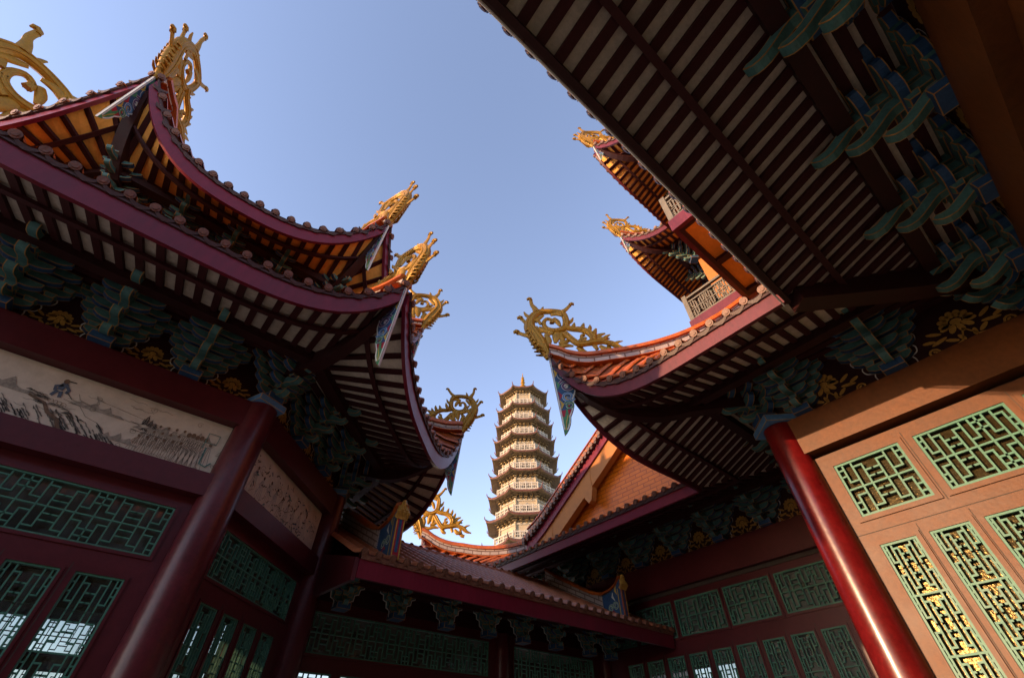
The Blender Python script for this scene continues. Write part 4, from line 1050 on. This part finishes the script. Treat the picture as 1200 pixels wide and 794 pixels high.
# ================================================================== PAGODA
PD = 60.; PC = V((.6665 * PD, .7455 * PD, 0))
pag = thing('pagoda', 'tall cream nine-tiered octagonal pagoda with dark red eaves and golden spire in the distance', 'pagoda', (PC.x, PC.y, GZ))
A0 = math.atan2(-PC.y, -PC.x)
def octo(r, z, off=PI / 8): return [V((PC.x + r * math.cos(A0 + off + k * PI / 4), PC.y + r * math.sin(A0 + off + k * PI / 4), z)) for k in range(8)]
tips_z = [46.2, 42.6, 39.65, 36.85, 33.9, 30.9, 27.8, 24.6, 21.2, 17.4]; rad = [4.3, 4.55, 4.75, 4.95, 5.2, 5.4, 5.55, 5.75, 5.95, 6.2]
def edgepts(r, z, lift, n=8, fl=.0):
    c = octo(r, z); out = []
    for k in range(8):
        a, b = c[k], c[(k + 1) % 8]
        for j in range(n):
            u = j / n; e = abs(2 * u - 1)
            p = a.lerp(b, u); p.z += lift * e ** 4; d = (p - PC); d.z = 0; p += d * fl * e ** 6; out.append(p)
    return out
for i, (z, r) in enumerate(zip(tips_z, rad)):
    ze = z - .5; top = i == 0; rw = r * .66; zn = tips_z[i - 1] - .5 if i else None
    mb = MB()
    e1 = edgepts(r, ze, .32, 8, .03); e0 = edgepts(r * .985, ze - .2, .32, 8, .03); u1 = edgepts(r * .93, ze + .12, .25)
    u2 = edgepts(r * (.15 if top else .80), ze + (2.0 if top else .55), .0 if top else .1)
    inn = edgepts(rw, ze + .15, 0)
    mb.grid([x + [x[0]] for x in (inn, e0)], 'pag_brk'); mb.grid([x + [x[0]] for x in (e0, e1)], 'pag_roof'); mb.grid([x + [x[0]] for x in (e1, u1, u2)], 'pag_roof')
    for k in range(8):     # hip ridges with turned-up ends
        c = octo(1, 0)[k] - PC; c.z = 0
        P = lambda q, h: PC + c * q + V((0, 0, h))
        mb.tube([P(r * (.15 if top else .8), ze + (2.0 if top else .65)), P(r * .93, ze + .32), P(r * 1.02, ze + .42), P(r * 1.05, ze + .62), P(r * 1.055, ze + .9)], [.07, .08, .08, .07, .03], 'pag_roof', 6)
    mb.build('tier_roof', pag)
    zb = tips_z[i + 1] - .5 + .5 if i + 1 < len(tips_z) else GZ
    mb = MB(); a = octo(rw, zb); b = octo(rw * .985, ze + .2); mb.sweep([a, b], 'cream'); w = mb.build('tier_wall', pag)
    mb = MB()                                  # corner posts and string courses
    for k in range(8): mb.tube([octo(rw * 1.01, zb)[k], octo(rw * 1.01, ze)[k]], .16, 'cream', 8)
    c = octo(rw * 1.02, ze - .75); d_ = octo(rw * 1.02, ze - .55); mb.sweep([c, d_], 'stone', False)
    mb.build('corner_posts', w)
    mb = MB()
    for k in range(8):
        a = octo(rw, 0)[k]; b = octo(rw, 0)[(k + 1) % 8]; t = (b - a).normalized(); n = V((t.y, -t.x, 0))
        if n.dot(a - PC) < 0: n = -n
        F = frame(a, t, n); L = (b - a).length
        for j in range(5):
            x = L * j / 4
            for q in range(3): mb.box(F, x - .1 - .09 * q, x + .1 + .09 * q, -.02, .16 + .28 * q, ze - .62 + .25 * q, ze - .45 + .25 * q, 'pag_brk')
    mb.build('bracket_row', w)
    zl = tips_z[i + 1] - .5 + .6 if i + 1 < len(tips_z) else None
    if zl:
        for k in range(8):
            a = octo(rw, 0)[k]; b = octo(rw, 0)[(k + 1) % 8]; t = (b - a).normalized(); n = V((t.y, -t.x, 0))
            if n.dot(a - PC) < 0: n = -n
            if n.dot(-PC.normalized()) < -.1: continue
            F = frame((a + b) / 2, t, n)
            mb = MB(); wv = .42
            arch = [(-wv, 0), (wv, 0), (wv, .7), (wv * .8, .98), (wv * .35, 1.12), (0, 1.3), (-wv * .35, 1.12), (-wv * .8, .98), (-wv, .7)]
            mb.prism(lambda x, y, d: F(x * 1.25, d, zl + .2 + y * 1.1), arch, -.05, .06, 'stone'); mb.prism(lambda x, y, d: F(x, d, zl + .2 + y), arch, .06, .075, 'dark'); mb.build('arched_window', pag)
            a = octo(rw * 1.2, 0)[k]; b = octo(rw * 1.2, 0)[(k + 1) % 8]; t = (b - a).normalized(); F = frame(a, t, n); L = (b - a).length
            mb = MB(); mb.box(F, 0, L, -.07, .07, zl + .85, zl + 1.0, 'stone'); mb.box(F, 0, L, -.05, .05, zl + .5, zl + .58, 'stone'); mb.box(F, 0, L, -.06, .06, zl - .1, zl + .2, 'stone')
            for j in range(5): mb.box(F, L * j / 4 - .08, L * j / 4 + .08, -.085, .085, zl - .12, zl + 1.08, 'stone')
            for j in range(13): mb.box(F, L * j / 12 - .03, L * j / 12 + .03, -.04, .04, zl + .2, zl + .85, 'stone')
            mb.build('balcony_railing', pag)
mb = MB(); mb.lathe((PC.x, PC.y, 47.25), [(1.0, 0), (1.3, .4), (.9, .9), (.42, 1.2), (.6, 1.5), (.35, 1.8), (.2, 2.1), (.42, 2.4), (.18, 2.7), (.36, 3.0), (.14, 3.3), (.28, 3.5), (.09, 3.8), (.04, 4.6)], 'gold', 14); mb.build('spire', pag, 50)

# ================================================================== ground
mb = MB(); mb.face([V((-600, -600, GZ)), V((600, -600, GZ)), V((600, 600, GZ)), V((-600, 600, GZ))], 'ground')
g = mb.build('ground'); g['kind'] = 'structure'; g['label'] = 'pale stone paved courtyard ground'

# ================================================================== camera, sky, sun
f, pitch, roll, head = 514.52, R(45.352), R(-.3505), R(49.978)
Fv = V((0, math.cos(pitch), math.sin(pitch))); Rv = V((1, 0, 0)); Uv = Rv.cross(Fv)
R2 = Rv * math.cos(roll) + Uv * math.sin(roll); U2 = -Rv * math.sin(roll) + Uv * math.cos(roll)
def to_w(v): return V((v.x * math.sin(head) + v.y * math.cos(head), -v.x * math.cos(head) + v.y * math.sin(head), v.z))
r_, u_, b_ = to_w(R2), to_w(U2), -to_w(Fv)
cam = bpy.data.cameras.new('camera'); co = bpy.data.objects.new('camera', cam); COL.objects.link(co)
cam.sensor_width = 36; cam.lens = f / 1200 * 36; cam.clip_start = .05; cam.clip_end = 3000
co.matrix_world = Matrix(((r_.x, u_.x, b_.x, 0), (r_.y, u_.y, b_.y, 0), (r_.z, u_.z, b_.z, 0), (0, 0, 0, 1)))
SC.camera = co
EL, DL = R(8.3), R(12.5)          # sun low in the -X sky, a little towards +Y
sdir = V((-math.cos(EL) * math.cos(DL), math.cos(EL) * math.sin(DL), math.sin(EL)))
sun = bpy.data.lights.new('sun', 'SUN'); sun.energy = 2.0; sun.angle = R(.5); sun.color = (1, .70, .36)
so = bpy.data.objects.new('sun', sun); COL.objects.link(so); so.rotation_euler = sdir.to_track_quat('Z', 'Y').to_euler()
w = bpy.data.worlds.new('World'); SC.world = w; w.use_nodes = True
nt = w.node_tree; bg = nt.nodes['Background']; sk = nt.nodes.new('ShaderNodeTexSky')
sk.sky_type = 'NISHITA'; sk.sun_disc = False; sk.sun_elevation = EL
sk.sun_rotation = math.atan2(sdir.x, sdir.y); sk.air_density = 1.0; sk.dust_density = 1.2; sk.ozone_density = .6; sk.altitude = 2200
nt.links.new(sk.outputs[0], bg.inputs['Color']); bg.inputs['Strength'].default_value = .15
SC.view_settings.view_transform = 'Standard'; SC.view_settings.look = 'None'; SC.view_settings.gamma = 1
SC.view_settings.use_curve_mapping = False; SC.view_settings.exposure = 2.05
SC.view_settings.use_white_balance = True; SC.view_settings.white_balance_temperature = 6750; SC.view_settings.white_balance_tint = 27
SC.cycles.max_bounces = 8; SC.cycles.transparent_max_bounces = 16
